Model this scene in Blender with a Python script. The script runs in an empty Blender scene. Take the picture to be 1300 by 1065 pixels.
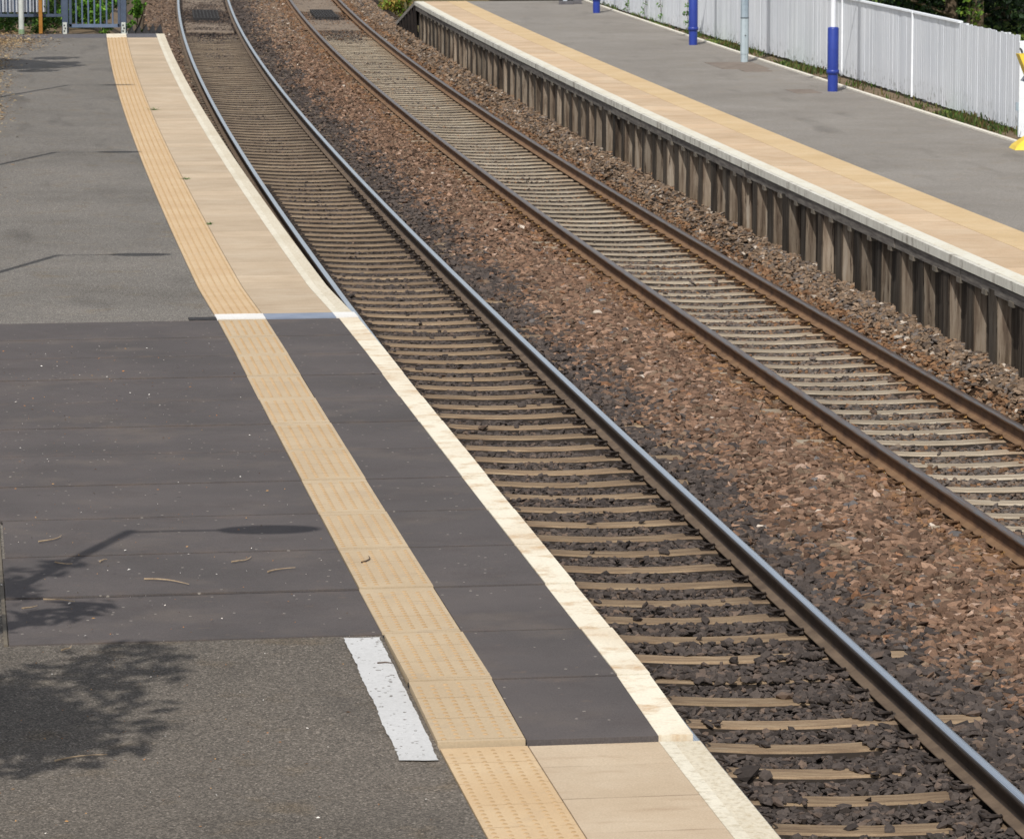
import bpy, math, random
import numpy as np
from mathutils import Matrix, Vector
random.seed(7)
rng = np.random.default_rng(11)
scene = bpy.context.scene
col = scene.collection

# ------------------------------------------------------------------ track geometry
G = 0.7525                         # half distance between rail-head centres
QN = (2.949805, -0.141333, 0.0004, 0.000245, -7.6e-05)
QF = (6.617106, -0.157554, 0.0016, -0.002219, 0.001001)
SLN = 0.02742 / (2 * G)            # cant of the near track (left rail higher)
QT = (6.622752, -0.142981, 0.000323, 0.000383, -0.000122)   # far track; QF is the far platform's line
SLF = 0.021733 / (2 * G)
ZF = -0.066435
SO_N, SP_N = 9.03981, 0.64056      # sleeper phase and pitch
SO_F, SP_F = 16.862576, 0.638664
H_EYE = 5.12222

class Curve:
    """plan curve by heading; s in metres along it, lat in metres to its right"""
    def __init__(self, q):
        x0, th, k0, k1, k2 = q
        ss = np.arange(0, 175.01, 0.1)
        e = np.minimum(ss, 140.0)
        kap = k0 + k1 * e / 50 + k2 * (e / 50) ** 2
        t = th + np.concatenate([[0], np.cumsum((kap[1:] + kap[:-1]) / 2 * 0.1)])
        X = x0 + np.concatenate([[0], np.cumsum((np.sin(t[1:]) + np.sin(t[:-1])) / 2 * 0.1)])
        Y = 14 + np.concatenate([[0], np.cumsum((np.cos(t[1:]) + np.cos(t[:-1])) / 2 * 0.1)])
        sb = np.arange(-14, 0, 0.1)
        tb = th + k0 * sb
        Xb = x0 + sb * np.sin((th + tb) / 2); Yb = 14 + sb * np.cos((th + tb) / 2)
        self.s = np.concatenate([sb, ss]); self.X = np.concatenate([Xb, X])
        self.Y = np.concatenate([Yb, Y]); self.t = np.concatenate([tb, t])
    def at(self, s, lat=0.0):
        s = np.asarray(s, float)
        X = np.interp(s, self.s, self.X); Y = np.interp(s, self.s, self.Y); t = np.interp(s, self.s, self.t)
        return X + lat * np.cos(t), Y - lat * np.sin(t), t
    def pt(self, s, lat, z=0.0):
        x, y, t = self.at(s, lat)
        return (float(x), float(y), z)
    def sl(self, x, y):
        """inverse: (s, lat) of plan points, by two refinement passes"""
        x = np.asarray(x, float); y = np.asarray(y, float)
        s = np.interp(y, self.Y, self.s)
        for _ in range(6):
            X, Y, t = self.at(s)
            s = s + (x - X) * np.sin(t) + (y - Y) * np.cos(t)
        X, Y, t = self.at(s)
        return s, (x - X) * np.cos(t) - (y - Y) * np.sin(t)
CN, CF, CT = Curve(QN), Curve(QF), Curve(QT)

def zn(s):      # top of the near platform where the raised section lies
    return np.interp(s, [0, 4.75, 5.95, 18.4, 20.9, 21.3, 24, 200], [.87, .892, .930, .945, .926, .92, .85, .84])
def zbase(s):   # asphalt of the near platform
    return np.interp(s, [-14, 0, 4.6, 7.15, 8, 20, 21, 24, 200], [.87, .87, .875, .922, .918, .918, .92, .85, .84])
ZP = 0.88       # top of the far platform

EL, AZ = math.radians(48), math.radians(14.5)      # sun: shadows fall away from the camera and slightly to the right

# ------------------------------------------------------------------ noise for numpy
_tab = np.random.default_rng(3).random((256, 256))
def vnoise(x, y):
    xi = np.floor(x).astype(int); yi = np.floor(y).astype(int)
    fx = x - xi; fy = y - yi
    fx = fx * fx * (3 - 2 * fx); fy = fy * fy * (3 - 2 * fy)
    a = _tab[xi % 256, yi % 256]; b = _tab[(xi + 1) % 256, yi % 256]
    c = _tab[xi % 256, (yi + 1) % 256]; d = _tab[(xi + 1) % 256, (yi + 1) % 256]
    return (a * (1 - fx) + b * fx) * (1 - fy) + (c * (1 - fx) + d * fx) * fy
def fnoise(x, y):
    return vnoise(x, y) * .55 + vnoise(x * 2.1 + 7, y * 2.1 + 3) * .3 + vnoise(x * 4.3 + 1, y * 4.3 + 9) * .15
def sstep(x, a, b):
    t = np.clip((x - a) / (b - a), 0, 1)
    return t * t * (3 - 2 * t)

# ------------------------------------------------------------------ materials
def lin(c):
    c = np.asarray(c, float) / 255.0
    return np.where(c <= .04045, c / 12.92, ((c + .055) / 1.055) ** 2.4)
def rgba(c):
    l = lin(c); return (float(l[0]), float(l[1]), float(l[2]), 1.0)

class Mat:
    def __init__(self, name, rough=.8, metal=0.0, spec=.3):
        m = bpy.data.materials.new(name); m.use_nodes = True
        self.m = m; self.nt = m.node_tree; self.n = self.nt.nodes
        self.b = self.n['Principled BSDF']
        self.b.inputs['Roughness'].default_value = rough
        self.b.inputs['Metallic'].default_value = metal
        self.b.inputs['Specular IOR Level'].default_value = spec
        self.tc = self.n.new('ShaderNodeTexCoord')
    def link(self, a, b): self.nt.links.new(a, b)
    def coords(self, kind='Object', scale=(1, 1, 1), rot=(0, 0, 0)):
        mp = self.n.new('ShaderNodeMapping'); mp.inputs['Scale'].default_value = scale
        mp.inputs['Rotation'].default_value = rot
        self.link(self.tc.outputs[kind], mp.inputs['Vector']); return mp.outputs[0]
    def noise(self, scale=5, detail=4, rough=.55, vec=None, kind='Object'):
        t = self.n.new('ShaderNodeTexNoise'); t.inputs['Scale'].default_value = scale
        t.inputs['Detail'].default_value = detail; t.inputs['Roughness'].default_value = rough
        self.link(vec if vec is not None else self.tc.outputs[kind], t.inputs['Vector']); return t.outputs['Fac']
    def voro(self, scale=50, vec=None, kind='Object', out='Color'):
        t = self.n.new('ShaderNodeTexVoronoi'); t.inputs['Scale'].default_value = scale
        self.link(vec if vec is not None else self.tc.outputs[kind], t.inputs['Vector']); return t.outputs[out]
    def ramp(self, fac, stops):
        r = self.n.new('ShaderNodeValToRGB'); el = r.color_ramp.elements
        while len(el) < len(stops): el.new(.5)
        for e, (p, c) in zip(el, stops):
            e.position = p; e.color = c if len(c) == 4 else rgba(c)
        self.link(fac, r.inputs['Fac']); return r.outputs['Color']
    def fac(self, f, lo, hi):
        r = self.n.new('ShaderNodeMapRange'); r.inputs['From Min'].default_value = lo; r.inputs['From Max'].default_value = hi
        r.clamp = True; self.link(f, r.inputs['Value']); return r.outputs[0]
    def mix(self, f, a, b, mode='MIX'):
        x = self.n.new('ShaderNodeMix'); x.data_type = 'RGBA'; x.blend_type = mode
        if isinstance(f, (int, float)): x.inputs['Factor'].default_value = f
        else: self.link(f, x.inputs['Factor'])
        for v, i in ((a, 6), (b, 7)):
            if isinstance(v, tuple): x.inputs[i].default_value = v if len(v) == 4 else rgba(v)
            else: self.link(v, x.inputs[i])
        return x.outputs[2]
    def math(self, op, a, b):
        x = self.n.new('ShaderNodeMath'); x.operation = op
        for v, i in ((a, 0), (b, 1)):
            if isinstance(v, (int, float)): x.inputs[i].default_value = v
            else: self.link(v, x.inputs[i])
        return x.outputs[0]
    def sep(self, kind='UV'):
        x = self.n.new('ShaderNodeSeparateXYZ'); self.link(self.tc.outputs[kind], x.inputs[0]); return x.outputs
    def attr(self, name):
        a = self.n.new('ShaderNodeAttribute'); a.attribute_name = name; return a.outputs['Color']
    def rand(self):
        return self.n.new('ShaderNodeObjectInfo').outputs['Random']
    def color(self, c):
        if isinstance(c, tuple): self.b.inputs['Base Color'].default_value = c if len(c) == 4 else rgba(c)
        else: self.link(c, self.b.inputs['Base Color'])
        return self
    def bump(self, f, strength=.4, dist=.01):
        bm = self.n.new('ShaderNodeBump'); bm.inputs['Strength'].default_value = strength; bm.inputs['Distance'].default_value = dist
        self.link(f, bm.inputs['Height']); self.link(bm.outputs[0], self.b.inputs['Normal']); return self
    def grey(self, c):   # value multiplier colour
        return (c, c, c, 1.0)

M = {}
def asphalt(name, base, lo, hi, grit=.35, sc=170, brown=(120, 108, 90), patch=1.0, stains=0.0, near=None):
    a = Mat(name, .9, spec=.25)
    big = a.noise(.55, 5, .6)
    c = a.ramp(big, [(.3, lo), (.5, base), (.72, hi)])
    c = a.mix(a.fac(a.noise(2.3, 5, .65), .55, .8), c, brown)
    vs = a.sep('Object')
    sp = a.voro(sc)
    sx = a.n.new('ShaderNodeSeparateColor'); a.link(sp, sx.inputs[0])
    c = a.mix(1.0, c, a.ramp(sx.outputs[0], [(0, a.grey(1 - grit)), (.6, a.grey(1.0)), (.93, a.grey(1 + grit * .8)), (1, a.grey(1 + grit * 2.5))]), 'MULTIPLY')
    fine = a.noise(60, 3, .7)
    c = a.mix(1.0, c, a.ramp(fine, [(.3, a.grey(.82)), (.7, a.grey(1.16))]), 'MULTIPLY')
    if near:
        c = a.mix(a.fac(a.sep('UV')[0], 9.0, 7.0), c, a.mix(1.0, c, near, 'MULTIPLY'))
    if stains:
        st = a.noise(1.1, 3, .5, vec=a.coords('UV', (.35, 1.6, 1)))
        c = a.mix(a.fac(st, .58, .75), c, a.mix(stains, c, rgba((70, 66, 62))))
    a.color(c)
    a.bump(a.math('ADD', sx.outputs[0], a.math('MULTIPLY', fine, 1.5)), .55, .006)
    M[name] = a.m
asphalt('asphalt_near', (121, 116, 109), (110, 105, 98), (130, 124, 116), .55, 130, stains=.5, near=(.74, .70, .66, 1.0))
asphalt('asphalt_far', (142, 136, 128), (133, 127, 119), (151, 145, 137), .22, 110, brown=(140, 130, 116), stains=.35)

def deck():
    a = Mat('deck_coating', .85, spec=.3)
    big = a.noise(.9, 5, .6)
    c = a.ramp(big, [(.3, (80, 75, 73)), (.52, (88, 82, 80)), (.75, (97, 90, 87))])
    u = a.noise(1.5, 4, .6, vec=a.coords('UV', (1.0, .8, 1)))
    c = a.mix(a.fac(u, .54, .8), c, (104, 95, 88))
    v2 = a.noise(2.2, 6, .7); c = a.mix(a.math('MULTIPLY', a.fac(v2, .52, .75), .5), c, (74, 66, 63))
    uvx = a.sep('UV')   # brown dirt washed along the panel joints
    ph = a.math('ABSOLUTE', a.math('SUBTRACT', a.math('FRACT', a.math('DIVIDE', a.math('ADD', uvx[0], .35), 1.25), 0), .5), 0)
    jd = a.math('MULTIPLY', a.fac(ph, .36, .5), a.fac(a.noise(4, 5, .7), .46, .68)); c = a.mix(a.math('MULTIPLY', jd, .5), c, (112, 97, 86))
    vx = a.voro(26); sx = a.n.new('ShaderNodeSeparateColor'); a.link(vx, sx.inputs[0]); dd = a.voro(26, out='Distance')
    spk = a.math('MULTIPLY', a.math('GREATER_THAN', sx.outputs[0], .955), a.math('LESS_THAN', dd, .22)); c = a.mix(spk, c, (150, 142, 132))
    gum = a.voro(3.1, out='Distance'); gx = a.math('LESS_THAN', gum, .05); c = a.mix(a.math('MULTIPLY', gx, .55), c, (54, 50, 50))
    uv = a.sep('UV')     # dust lying by the joints
    fine = a.noise(130, 2, .7)
    c = a.mix(1.0, c, a.ramp(fine, [(.28, a.grey(.8)), (.72, a.grey(1.2))]), 'MULTIPLY')
    c = a.mix(a.math('MULTIPLY', a.fac(a.noise(9, 5, .7), .63, .7), .7), c, (104, 92, 84))
    a.color(c); a.bump(fine, .35, .004); M['deck'] = a.m
deck()

def tactile(name, c0, c1, c2, grime, soil):
    a = Mat(name, .8, spec=.3)
    c = a.ramp(a.noise(1.3, 5, .6), [(.3, c0), (.5, c1), (.72, c2)])
    c = a.mix(a.fac(a.noise(5.5, 6, .7), .55, .8), c, grime)
    uv = a.sep('UV')
    # cross joints every 0.4 m
    fr = a.math('FRACT', a.math('MULTIPLY', uv[0], 2.5), 0)
    j = a.math('LESS_THAN', fr, .012)
    j = a.math('MULTIPLY', j, a.fac(a.noise(2.2, 3), .42, .5))
    c = a.mix(j, c, soil)
    c = a.mix(1.0, c, a.ramp(a.noise(90, 3, .7), [(.3, a.grey(.9)), (.7, a.grey(1.1))]), 'MULTIPLY')
    a.color(c); a.bump(a.noise(120, 3), .25, .003); M[name] = a.m
tactile('tactile_new', (182, 161, 131), (190, 169, 138), (196, 176, 146), (172, 155, 132), (120, 92, 60))
tactile('tactile_old', (196, 167, 129), (202, 174, 136), (208, 183, 147), (184, 160, 130), (140, 105, 70))
tactile('tactile_far', (198, 170, 128), (205, 178, 137), (212, 187, 149), (188, 165, 131), (170, 130, 85))
b = Mat('blister', .8); b.color(b.ramp(b.noise(3, 3), [(.3, (166, 136, 98)), (.7, (182, 153, 115))])); M['blister'] = b.m

def slab(name, c0, c1, c2, pitch, seed):
    a = Mat(name, .85, spec=.25)
    uv = a.sep('UV')
    cell = a.math('FLOOR', a.math('MULTIPLY', uv[0], 1 / pitch), 0)
    wn = a.n.new('ShaderNodeTexWhiteNoise'); wn.noise_dimensions = '1D'; a.link(a.math('ADD', cell, seed), wn.inputs['W'])
    c = a.ramp(a.noise(1.7, 6, .65), [(.28, c0), (.5, c1), (.75, c2)])
    c = a.mix(1.0, c, a.ramp(wn.outputs['Value'], [(0, a.grey(.91)), (1, a.grey(1.07))]), 'MULTIPLY')
    st = a.noise(3, 5, .7, vec=a.coords('UV', (2.2, .5, 1)))
    c = a.mix(a.fac(st, .55, .8), c, a.mix(.55, c, (150, 122, 95)))
    fr = a.math('FRACT', a.math('MULTIPLY', uv[0], 1 / pitch), 0)
    c = a.mix(a.math('MULTIPLY', a.math('LESS_THAN', fr, .02), a.fac(a.noise(1.5, 2), .35, .6)), c, a.mix(.6, c, (110, 90, 70)))
    c = a.mix(1.0, c, a.ramp(a.noise(95, 3, .7), [(.3, a.grey(.88)), (.7, a.grey(1.12))]), 'MULTIPLY')
    a.color(c); a.bump(a.noise(110, 3), .3, .004); M[name] = a.m
slab('edge_slab_near', (180, 160, 134), (190, 170, 144), (199, 181, 156), .61, 3)
slab('edge_slab_far', (192, 164, 131), (202, 176, 145), (211, 189, 160), .92, 11)

def whitepaint(name, white, under, lo, hi, streak, rough_part=True):
    a = Mat(name, .75, spec=.35)
    n = a.noise(6, 6, .72, vec=a.coords('UV', streak))
    c = a.mix(a.fac(n, lo, hi), white, under)
    c = a.mix(a.fac(a.noise(1.0, 3, .5), .45, .7), c, a.mix(.35, c, under))
    c = a.mix(1.0, c, a.ramp(a.noise(60, 4, .75), [(.3, a.grey(.86)), (.7, a.grey(1.07))]), 'MULTIPLY')
    a.color(c); a.bump(a.noise(100, 3), .3, .004); M[name] = a.m
whitepaint('white_edge_new', (236, 227, 205), (194, 156, 110), .5, .72, (.8, .55, 1))
whitepaint('white_edge_old', (228, 220, 200), (188, 174, 146), .5, .68, (3.0, 2.2, 1))
whitepaint('white_edge_old_rough', (220, 210, 188), (190, 174, 144), .48, .68, (4.0, 5.0, 1))
whitepaint('white_edge_far', (226, 222, 206), (206, 192, 162), .5, .72, (2.0, 1.4, 1))
whitepaint('white_mark', (206, 205, 203), (190, 189, 186), .55, .7, (3.0, 2.5, 1))
wm = bpy.data.materials['white_mark']; _nt = wm.node_tree; _b = _nt.nodes['Principled BSDF']; _src = _b.inputs['Base Color'].links[0].from_socket
_tc = _nt.nodes.new('ShaderNodeTexCoord'); _v = _nt.nodes.new('ShaderNodeTexVoronoi'); _v.inputs['Scale'].default_value = 16; _nt.links.new(_tc.outputs['Object'], _v.inputs['Vector'])
_l = _nt.nodes.new('ShaderNodeMath'); _l.operation = 'LESS_THAN'; _l.inputs[1].default_value = .14; _nt.links.new(_v.outputs['Distance'], _l.inputs[0])
_n = _nt.nodes.new('ShaderNodeTexNoise'); _n.inputs['Scale'].default_value = 28; _n.inputs['Detail'].default_value = 5; _nt.links.new(_tc.outputs['Object'], _n.inputs['Vector'])
_g = _nt.nodes.new('ShaderNodeMath'); _g.operation = 'GREATER_THAN'; _g.inputs[1].default_value = .655; _nt.links.new(_n.outputs['Fac'], _g.inputs[0])
_a = _nt.nodes.new('ShaderNodeMath'); _a.operation = 'MAXIMUM'; _nt.links.new(_l.outputs[0], _a.inputs[0]); _nt.links.new(_g.outputs[0], _a.inputs[1])
_m = _nt.nodes.new('ShaderNodeMix'); _m.data_type = 'RGBA'; _m.inputs[7].default_value = rgba((112, 106, 98)); _nt.links.new(_a.outputs[0], _m.inputs['Factor']); _nt.links.new(_src, _m.inputs[6]); _nt.links.new(_m.outputs[2], _b.inputs['Base Color'])
whitepaint('white_plate', (235, 233, 228), (205, 196, 180), .6, .8, (3.0, 2.5, 1))

def nosing():
    a = Mat('coping_face', .85)
    n = a.noise(5, 6, .75, vec=a.coords('Object', (1, 1, .35)))
    c = a.ramp(n, [(.35, (218, 215, 203)), (.55, (200, 196, 184)), (.66, (138, 130, 117)), (.8, (96, 88, 78))])
    a.color(c); a.bump(a.noise(40, 4), .3, .006); M['coping_face'] = a.m
nosing()

def plate():
    a = Mat('grey_plate', .6, spec=.4)
    c = a.ramp(a.noise(4, 5, .6), [(.3, (122, 132, 150)), (.6, (138, 147, 163)), (.8, (166, 171, 178))])
    a.color(c); M['grey_plate'] = a.m
plate()

def rail_mats():
    a = Mat('rail_steel_polished', .24, 1.0)
    c = a.ramp(a.noise(3, 4, .6, vec=a.coords('UV', (.3, 60, 1))), [(.3, (196, 200, 206)), (.7, (235, 238, 242))])
    a.color(c); a.link(a.ramp(a.noise(2, 3, vec=a.coords('UV', (.4, 90, 1))), [(.3, a.grey(.18)), (.7, a.grey(.34))]), a.b.inputs['Roughness'])
    M['rail_shiny'] = a.m
    a = Mat('rail_shoulder', .42, .85)
    a.color(a.ramp(a.noise(3, 5, .6, vec=a.coords('UV', (.5, 50, 1))), [(.3, (92, 86, 82)), (.7, (128, 122, 118))])); M['rail_shoulder'] = a.m
    a = Mat('rail_side_dark', .6, .25, .4)
    c = a.ramp(a.noise(6, 5, .65), [(.3, (48, 40, 36)), (.55, (66, 55, 47)), (.8, (88, 72, 58))])
    a.color(c); a.bump(a.noise(60, 4), .2, .003); M['rail_dark'] = a.m
    a = Mat('rail_foot_dusty', .8, .05)
    c = a.ramp(a.noise(5, 5, .65), [(.3, (92, 78, 65)), (.55, (112, 96, 80)), (.8, (128, 110, 92))])
    a.color(c); a.bump(a.noise(60, 4), .2, .003); M['rail_foot'] = a.m
    a = Mat('rail_head_dull', .38, .75)
    n = a.noise(3, 6, .7, vec=a.coords('UV', (.8, 30, 1)))
    c = a.ramp(n, [(.3, (118, 122, 128)), (.46, (132, 126, 122)), (.56, (134, 104, 80)), (.74, (112, 80, 58))])
    a.color(c); M['rail_dull'] = a.m
    a = Mat('rail_side_rust', .75, .1)
    c = a.ramp(a.noise(4, 6, .65), [(.3, (78, 57, 44)), (.5, (104, 77, 56)), (.75, (126, 94, 67))])
    a.color(c); a.bump(a.noise(60, 4), .2, .003); M['rail_rust'] = a.m
    a = Mat('rail_foot_rust', .8, .05)
    c = a.ramp(a.noise(4, 6, .65), [(.3, (104, 79, 58)), (.5, (126, 98, 72)), (.75, (142, 112, 84))])
    a.color(c); a.bump(a.noise(60, 4), .2, .003); M['rail_foot_rust'] = a.m
rail_mats()

def sleeper_mat(name, stops, edge, far):
    a = Mat(name, .9, spec=.2)
    g = a.coords('Object', (1.2, 14, 14))
    rnd = a.rand()
    off = a.n.new('ShaderNodeVectorMath'); off.operation = 'ADD'
    cm = a.n.new('ShaderNodeCombineXYZ')
    a.link(a.math('MULTIPLY', rnd, 57.0), cm.inputs[0]); a.link(a.math('MULTIPLY', rnd, 31.0), cm.inputs[1])
    a.link(g, off.inputs[0]); a.link(cm.outputs[0], off.inputs[1])
    c = a.ramp(a.noise(2.2, 6, .65, vec=off.outputs[0]), stops)
    ob = a.sep('Object')
    # dirt towards the rails
    ax = a.math('ABSOLUTE', ob[0], 0)
    d = a.math('SUBTRACT', 1.0, a.math('MULTIPLY', a.math('ABSOLUTE', a.math('SUBTRACT', ax, .75), 0), 2.6))
    d = a.math('MULTIPLY', d, a.fac(a.noise(3, 4, .6, vec=off.outputs[0]), .25, .7))
    dm = a.n.new('ShaderNodeMath'); dm.operation = 'MAXIMUM'; dm.inputs[1].default_value = 0; a.link(d, dm.inputs[0])
    c = a.mix(dm.outputs[0], c, edge)
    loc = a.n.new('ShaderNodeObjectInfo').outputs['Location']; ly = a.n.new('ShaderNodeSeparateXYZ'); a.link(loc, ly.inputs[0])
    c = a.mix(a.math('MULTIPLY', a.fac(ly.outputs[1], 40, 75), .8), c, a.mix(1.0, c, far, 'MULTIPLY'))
    c = a.mix(1.0, c, a.ramp(rnd, [(0, a.grey(.84)), (1, a.grey(1.12))]), 'MULTIPLY')
    c = a.mix(1.0, c, a.ramp(a.noise(70, 3, .7), [(.3, a.grey(.85)), (.7, a.grey(1.12))]), 'MULTIPLY')
    a.color(c); a.bump(a.noise(45, 4, .7), .4, .006); M[name] = a.m
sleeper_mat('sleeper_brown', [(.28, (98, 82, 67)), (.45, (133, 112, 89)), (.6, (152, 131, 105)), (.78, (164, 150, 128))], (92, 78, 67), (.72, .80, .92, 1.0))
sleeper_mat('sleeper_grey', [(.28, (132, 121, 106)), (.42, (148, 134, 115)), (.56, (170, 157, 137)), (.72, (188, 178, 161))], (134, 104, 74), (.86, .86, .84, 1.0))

a = Mat('sleeper_side', .95, spec=.1); a.color(a.ramp(a.noise(8, 4), [(.3, (50, 45, 42)), (.7, (72, 64, 57))])); M['sleeper_side'] = a.m
a = Mat('clip_steel_dark', .7, .3); a.color(a.ramp(a.noise(20, 3), [(.3, (46, 40, 37)), (.7, (74, 64, 57))])); M['clip_dark'] = a.m
a = Mat('clip_steel_rust', .8, .1); a.color(a.ramp(a.noise(20, 3), [(.3, (70, 52, 38)), (.7, (116, 86, 58))])); M['clip_rust'] = a.m
a = Mat('insulator_dark', .7); a.color((70, 62, 56)); M['ins_dark'] = a.m
a = Mat('insulator_amber', .6); a.color(a.ramp(a.rand(), [(0, (112, 84, 50)), (1, (164, 126, 74))])); M['ins_amber'] = a.m

a = Mat('ballast_bed', .95, spec=.1)
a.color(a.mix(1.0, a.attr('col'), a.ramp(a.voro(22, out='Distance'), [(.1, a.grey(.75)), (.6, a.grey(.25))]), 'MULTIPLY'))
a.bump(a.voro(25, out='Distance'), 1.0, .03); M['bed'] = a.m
a = Mat('ballast_stone', .92, spec=.2)
a.color(a.mix(1.0, a.attr('col'), a.ramp(a.noise(70, 3, .7), [(.3, a.grey(.8)), (.7, a.grey(1.2))]), 'MULTIPLY')); M['stone'] = a.m

def pile_mat(key='pile', mul=1.0):
    a = Mat('sheet_pile_weathered_lit_shaded', .85, .0, .2)
    rnd = a.rand()
    v = a.coords('Object', (7, 7, .6))
    off = a.n.new('ShaderNodeVectorMath'); off.operation = 'ADD'
    cm = a.n.new('ShaderNodeCombineXYZ'); a.link(a.math('MULTIPLY', rnd, 83.0), cm.inputs[0]); a.link(a.math('MULTIPLY', rnd, 47.0), cm.inputs[2])
    a.link(v, off.inputs[0]); a.link(cm.outputs[0], off.inputs[1])
    c = a.ramp(a.noise(1.6, 6, .62, vec=off.outputs[0]), [(.30, (62, 53, 46)), (.42, (114, 100, 87)), (.54, (148, 135, 120)), (.66, (170, 160, 147)), (.80, (198, 193, 186))])
    ob = a.sep('Object')
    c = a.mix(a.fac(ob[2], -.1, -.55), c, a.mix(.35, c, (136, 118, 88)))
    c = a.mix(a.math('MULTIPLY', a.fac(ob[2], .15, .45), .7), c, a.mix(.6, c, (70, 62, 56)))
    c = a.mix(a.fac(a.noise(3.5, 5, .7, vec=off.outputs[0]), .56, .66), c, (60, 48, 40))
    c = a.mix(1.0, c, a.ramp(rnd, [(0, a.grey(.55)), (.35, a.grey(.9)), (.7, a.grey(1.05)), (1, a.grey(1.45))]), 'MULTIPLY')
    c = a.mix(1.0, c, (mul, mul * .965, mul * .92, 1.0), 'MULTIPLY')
    a.color(c); a.bump(a.noise(25, 5, .7), .4, .008); M[key] = a.m
    if key != 'pile': return
    a = Mat('ledger_beam', .9)
    c = a.ramp(a.noise(2.5, 6, .65, vec=a.coords('UV', (1.0, 9, 9))), [(.3, (72, 66, 62)), (.5, (106, 100, 94)), (.75, (138, 132, 123))])
    a.color(c); a.bump(a.noise(30, 5), .5, .01); M['beam'] = a.m
    a = Mat('packer_block', .9); a.color(a.ramp(a.noise(12, 4), [(.3, (84, 78, 70)), (.7, (120, 112, 100))])); M['packer'] = a.m
    a = Mat('dark_boards', .9, spec=.15)
    a.color(a.ramp(a.noise(4, 5), [(.3, (30, 27, 26)), (.7, (52, 46, 43))])); M['board_dark'] = a.m  # near-black colour for the ramp side and the wall backing
    a = Mat('platform_brick', .9)
    a.color(a.ramp(a.noise(3, 5), [(.3, (64, 52, 45)), (.7, (96, 80, 68))])); M['brick'] = a.m
pile_mat('pile', .74); pile_mat('pile_shaded', .24)  # same weathered pile twice; the darker copy has shade painted into its colour

def simple(name, c0, c1, rough=.6, metal=0.0, scale=8, spec=.4, bump=0, stretch=None):
    a = Mat(name, rough, metal, spec)
    n = a.noise(scale, 5, .65, vec=a.coords('Object', stretch) if stretch else None)
    a.color(a.ramp(n, [(.3, c0), (.7, c1)]))
    if bump: a.bump(a.noise(40, 4), bump, .004)
    M[name] = a.m
def blue():
    a = Mat('blue_paint', .38, spec=.5)
    c = a.ramp(a.noise(4, 4), [(.3, (34, 54, 136)), (.7, (44, 66, 152))])
    c = a.mix(a.fac(a.noise(16, 3, .6), .70, .73), c, (150, 158, 180))
    a.color(c); M['blue'] = a.m
blue()
simple('white_pole', (218, 221, 226), (232, 234, 238), .5)
simple('galvanised', (142, 158, 170), (172, 186, 195), .5, .25, 7, bump=.1)
simple('galvanised_pale', (166, 180, 186), (186, 198, 204), .55, .2, 9)
simple('seam_dark', (40, 42, 44), (58, 58, 60), .8)
simple('grey_concrete', (176, 180, 172), (200, 202, 195), .85, 0, 5, bump=.2)
simple('algae', (96, 120, 84), (150, 168, 138), .9, 0, 14)
simple('gate_paint', (58, 68, 86), (76, 88, 106), .55, 0, 6)
simple('gate_paint_pale', (84, 98, 122), (104, 118, 140), .55, 0, 6)
simple('ochre_post', (140, 92, 34), (168, 118, 50), .8, 0, 9)
simple('trim_dusty', (96, 88, 76), (118, 108, 92), .8, 0, 9)
simple('panel_pale', (172, 178, 186), (196, 200, 205), .7, 0, 3)
simple('yellow_plastic', (222, 186, 44), (236, 206, 80), .45, 0, 4)
simple('reader_grey', (96, 98, 112), (120, 122, 134), .4)
simple('reader_black', (22, 24, 32), (40, 44, 54), .35)
simple('kerb_white', (210, 203, 188), (232, 226, 212), .85, 0, 6)
simple('fence_post', (222, 226, 230), (238, 240, 242), .6)
simple('dark_metal', (46, 46, 46), (78, 74, 68), .7, .3, 10)
simple('soil', (92, 78, 60), (132, 112, 86), .95, 0, 3, bump=.5)
simple('bark', (70, 58, 46), (112, 96, 78), .95, 0, 9, bump=.5)
simple('twig', (134, 112, 88), (188, 166, 136), .9, 0, 20)
simple('twig_dark', (60, 48, 40), (96, 78, 64), .9, 0, 20)
simple('black_rubber', (40, 39, 40), (62, 60, 60), .9, 0, 20)
simple('sealant', (26, 25, 25), (40, 38, 37), .95, 0, 20)
simple('guard_grey', (82, 80, 84), (104, 102, 104), .85, 0, 8)
simple('manhole', (112, 100, 90), (136, 124, 112), .9, 0, 6)
a = Mat('bolt_hole', .9); a.color((30, 30, 34)); M['hole'] = a.m

def fence_mat():
    a = Mat('white_boards', .65, spec=.35)
    uv = a.sep('UV')
    cell = a.math('FLOOR', a.math('MULTIPLY', uv[0], 1 / .13), 0)
    wn = a.n.new('ShaderNodeTexWhiteNoise'); wn.noise_dimensions = '1D'; a.link(cell, wn.inputs['W'])
    c = a.ramp(a.noise(.8, 4, .6), [(.3, (216, 220, 226)), (.7, (228, 231, 235))])
    c = a.mix(1.0, c, a.ramp(wn.outputs['Value'], [(0, a.grey(.93)), (1, a.grey(1.03))]), 'MULTIPLY')
    st = a.noise(4, 5, .7, vec=a.coords('UV', (5, .45, 1)))
    c = a.mix(a.fac(st, .68, .85), c, (186, 190, 194))
    low = a.math('MULTIPLY', a.fac(uv[1], .32, 0), a.fac(a.noise(9, 3, .6, vec=a.coords('UV', (2.5, .6, 1))), .55, .66))
    c = a.mix(low, c, (108, 112, 104))
    a.color(c); M['boards'] = a.m
fence_mat()

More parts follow.
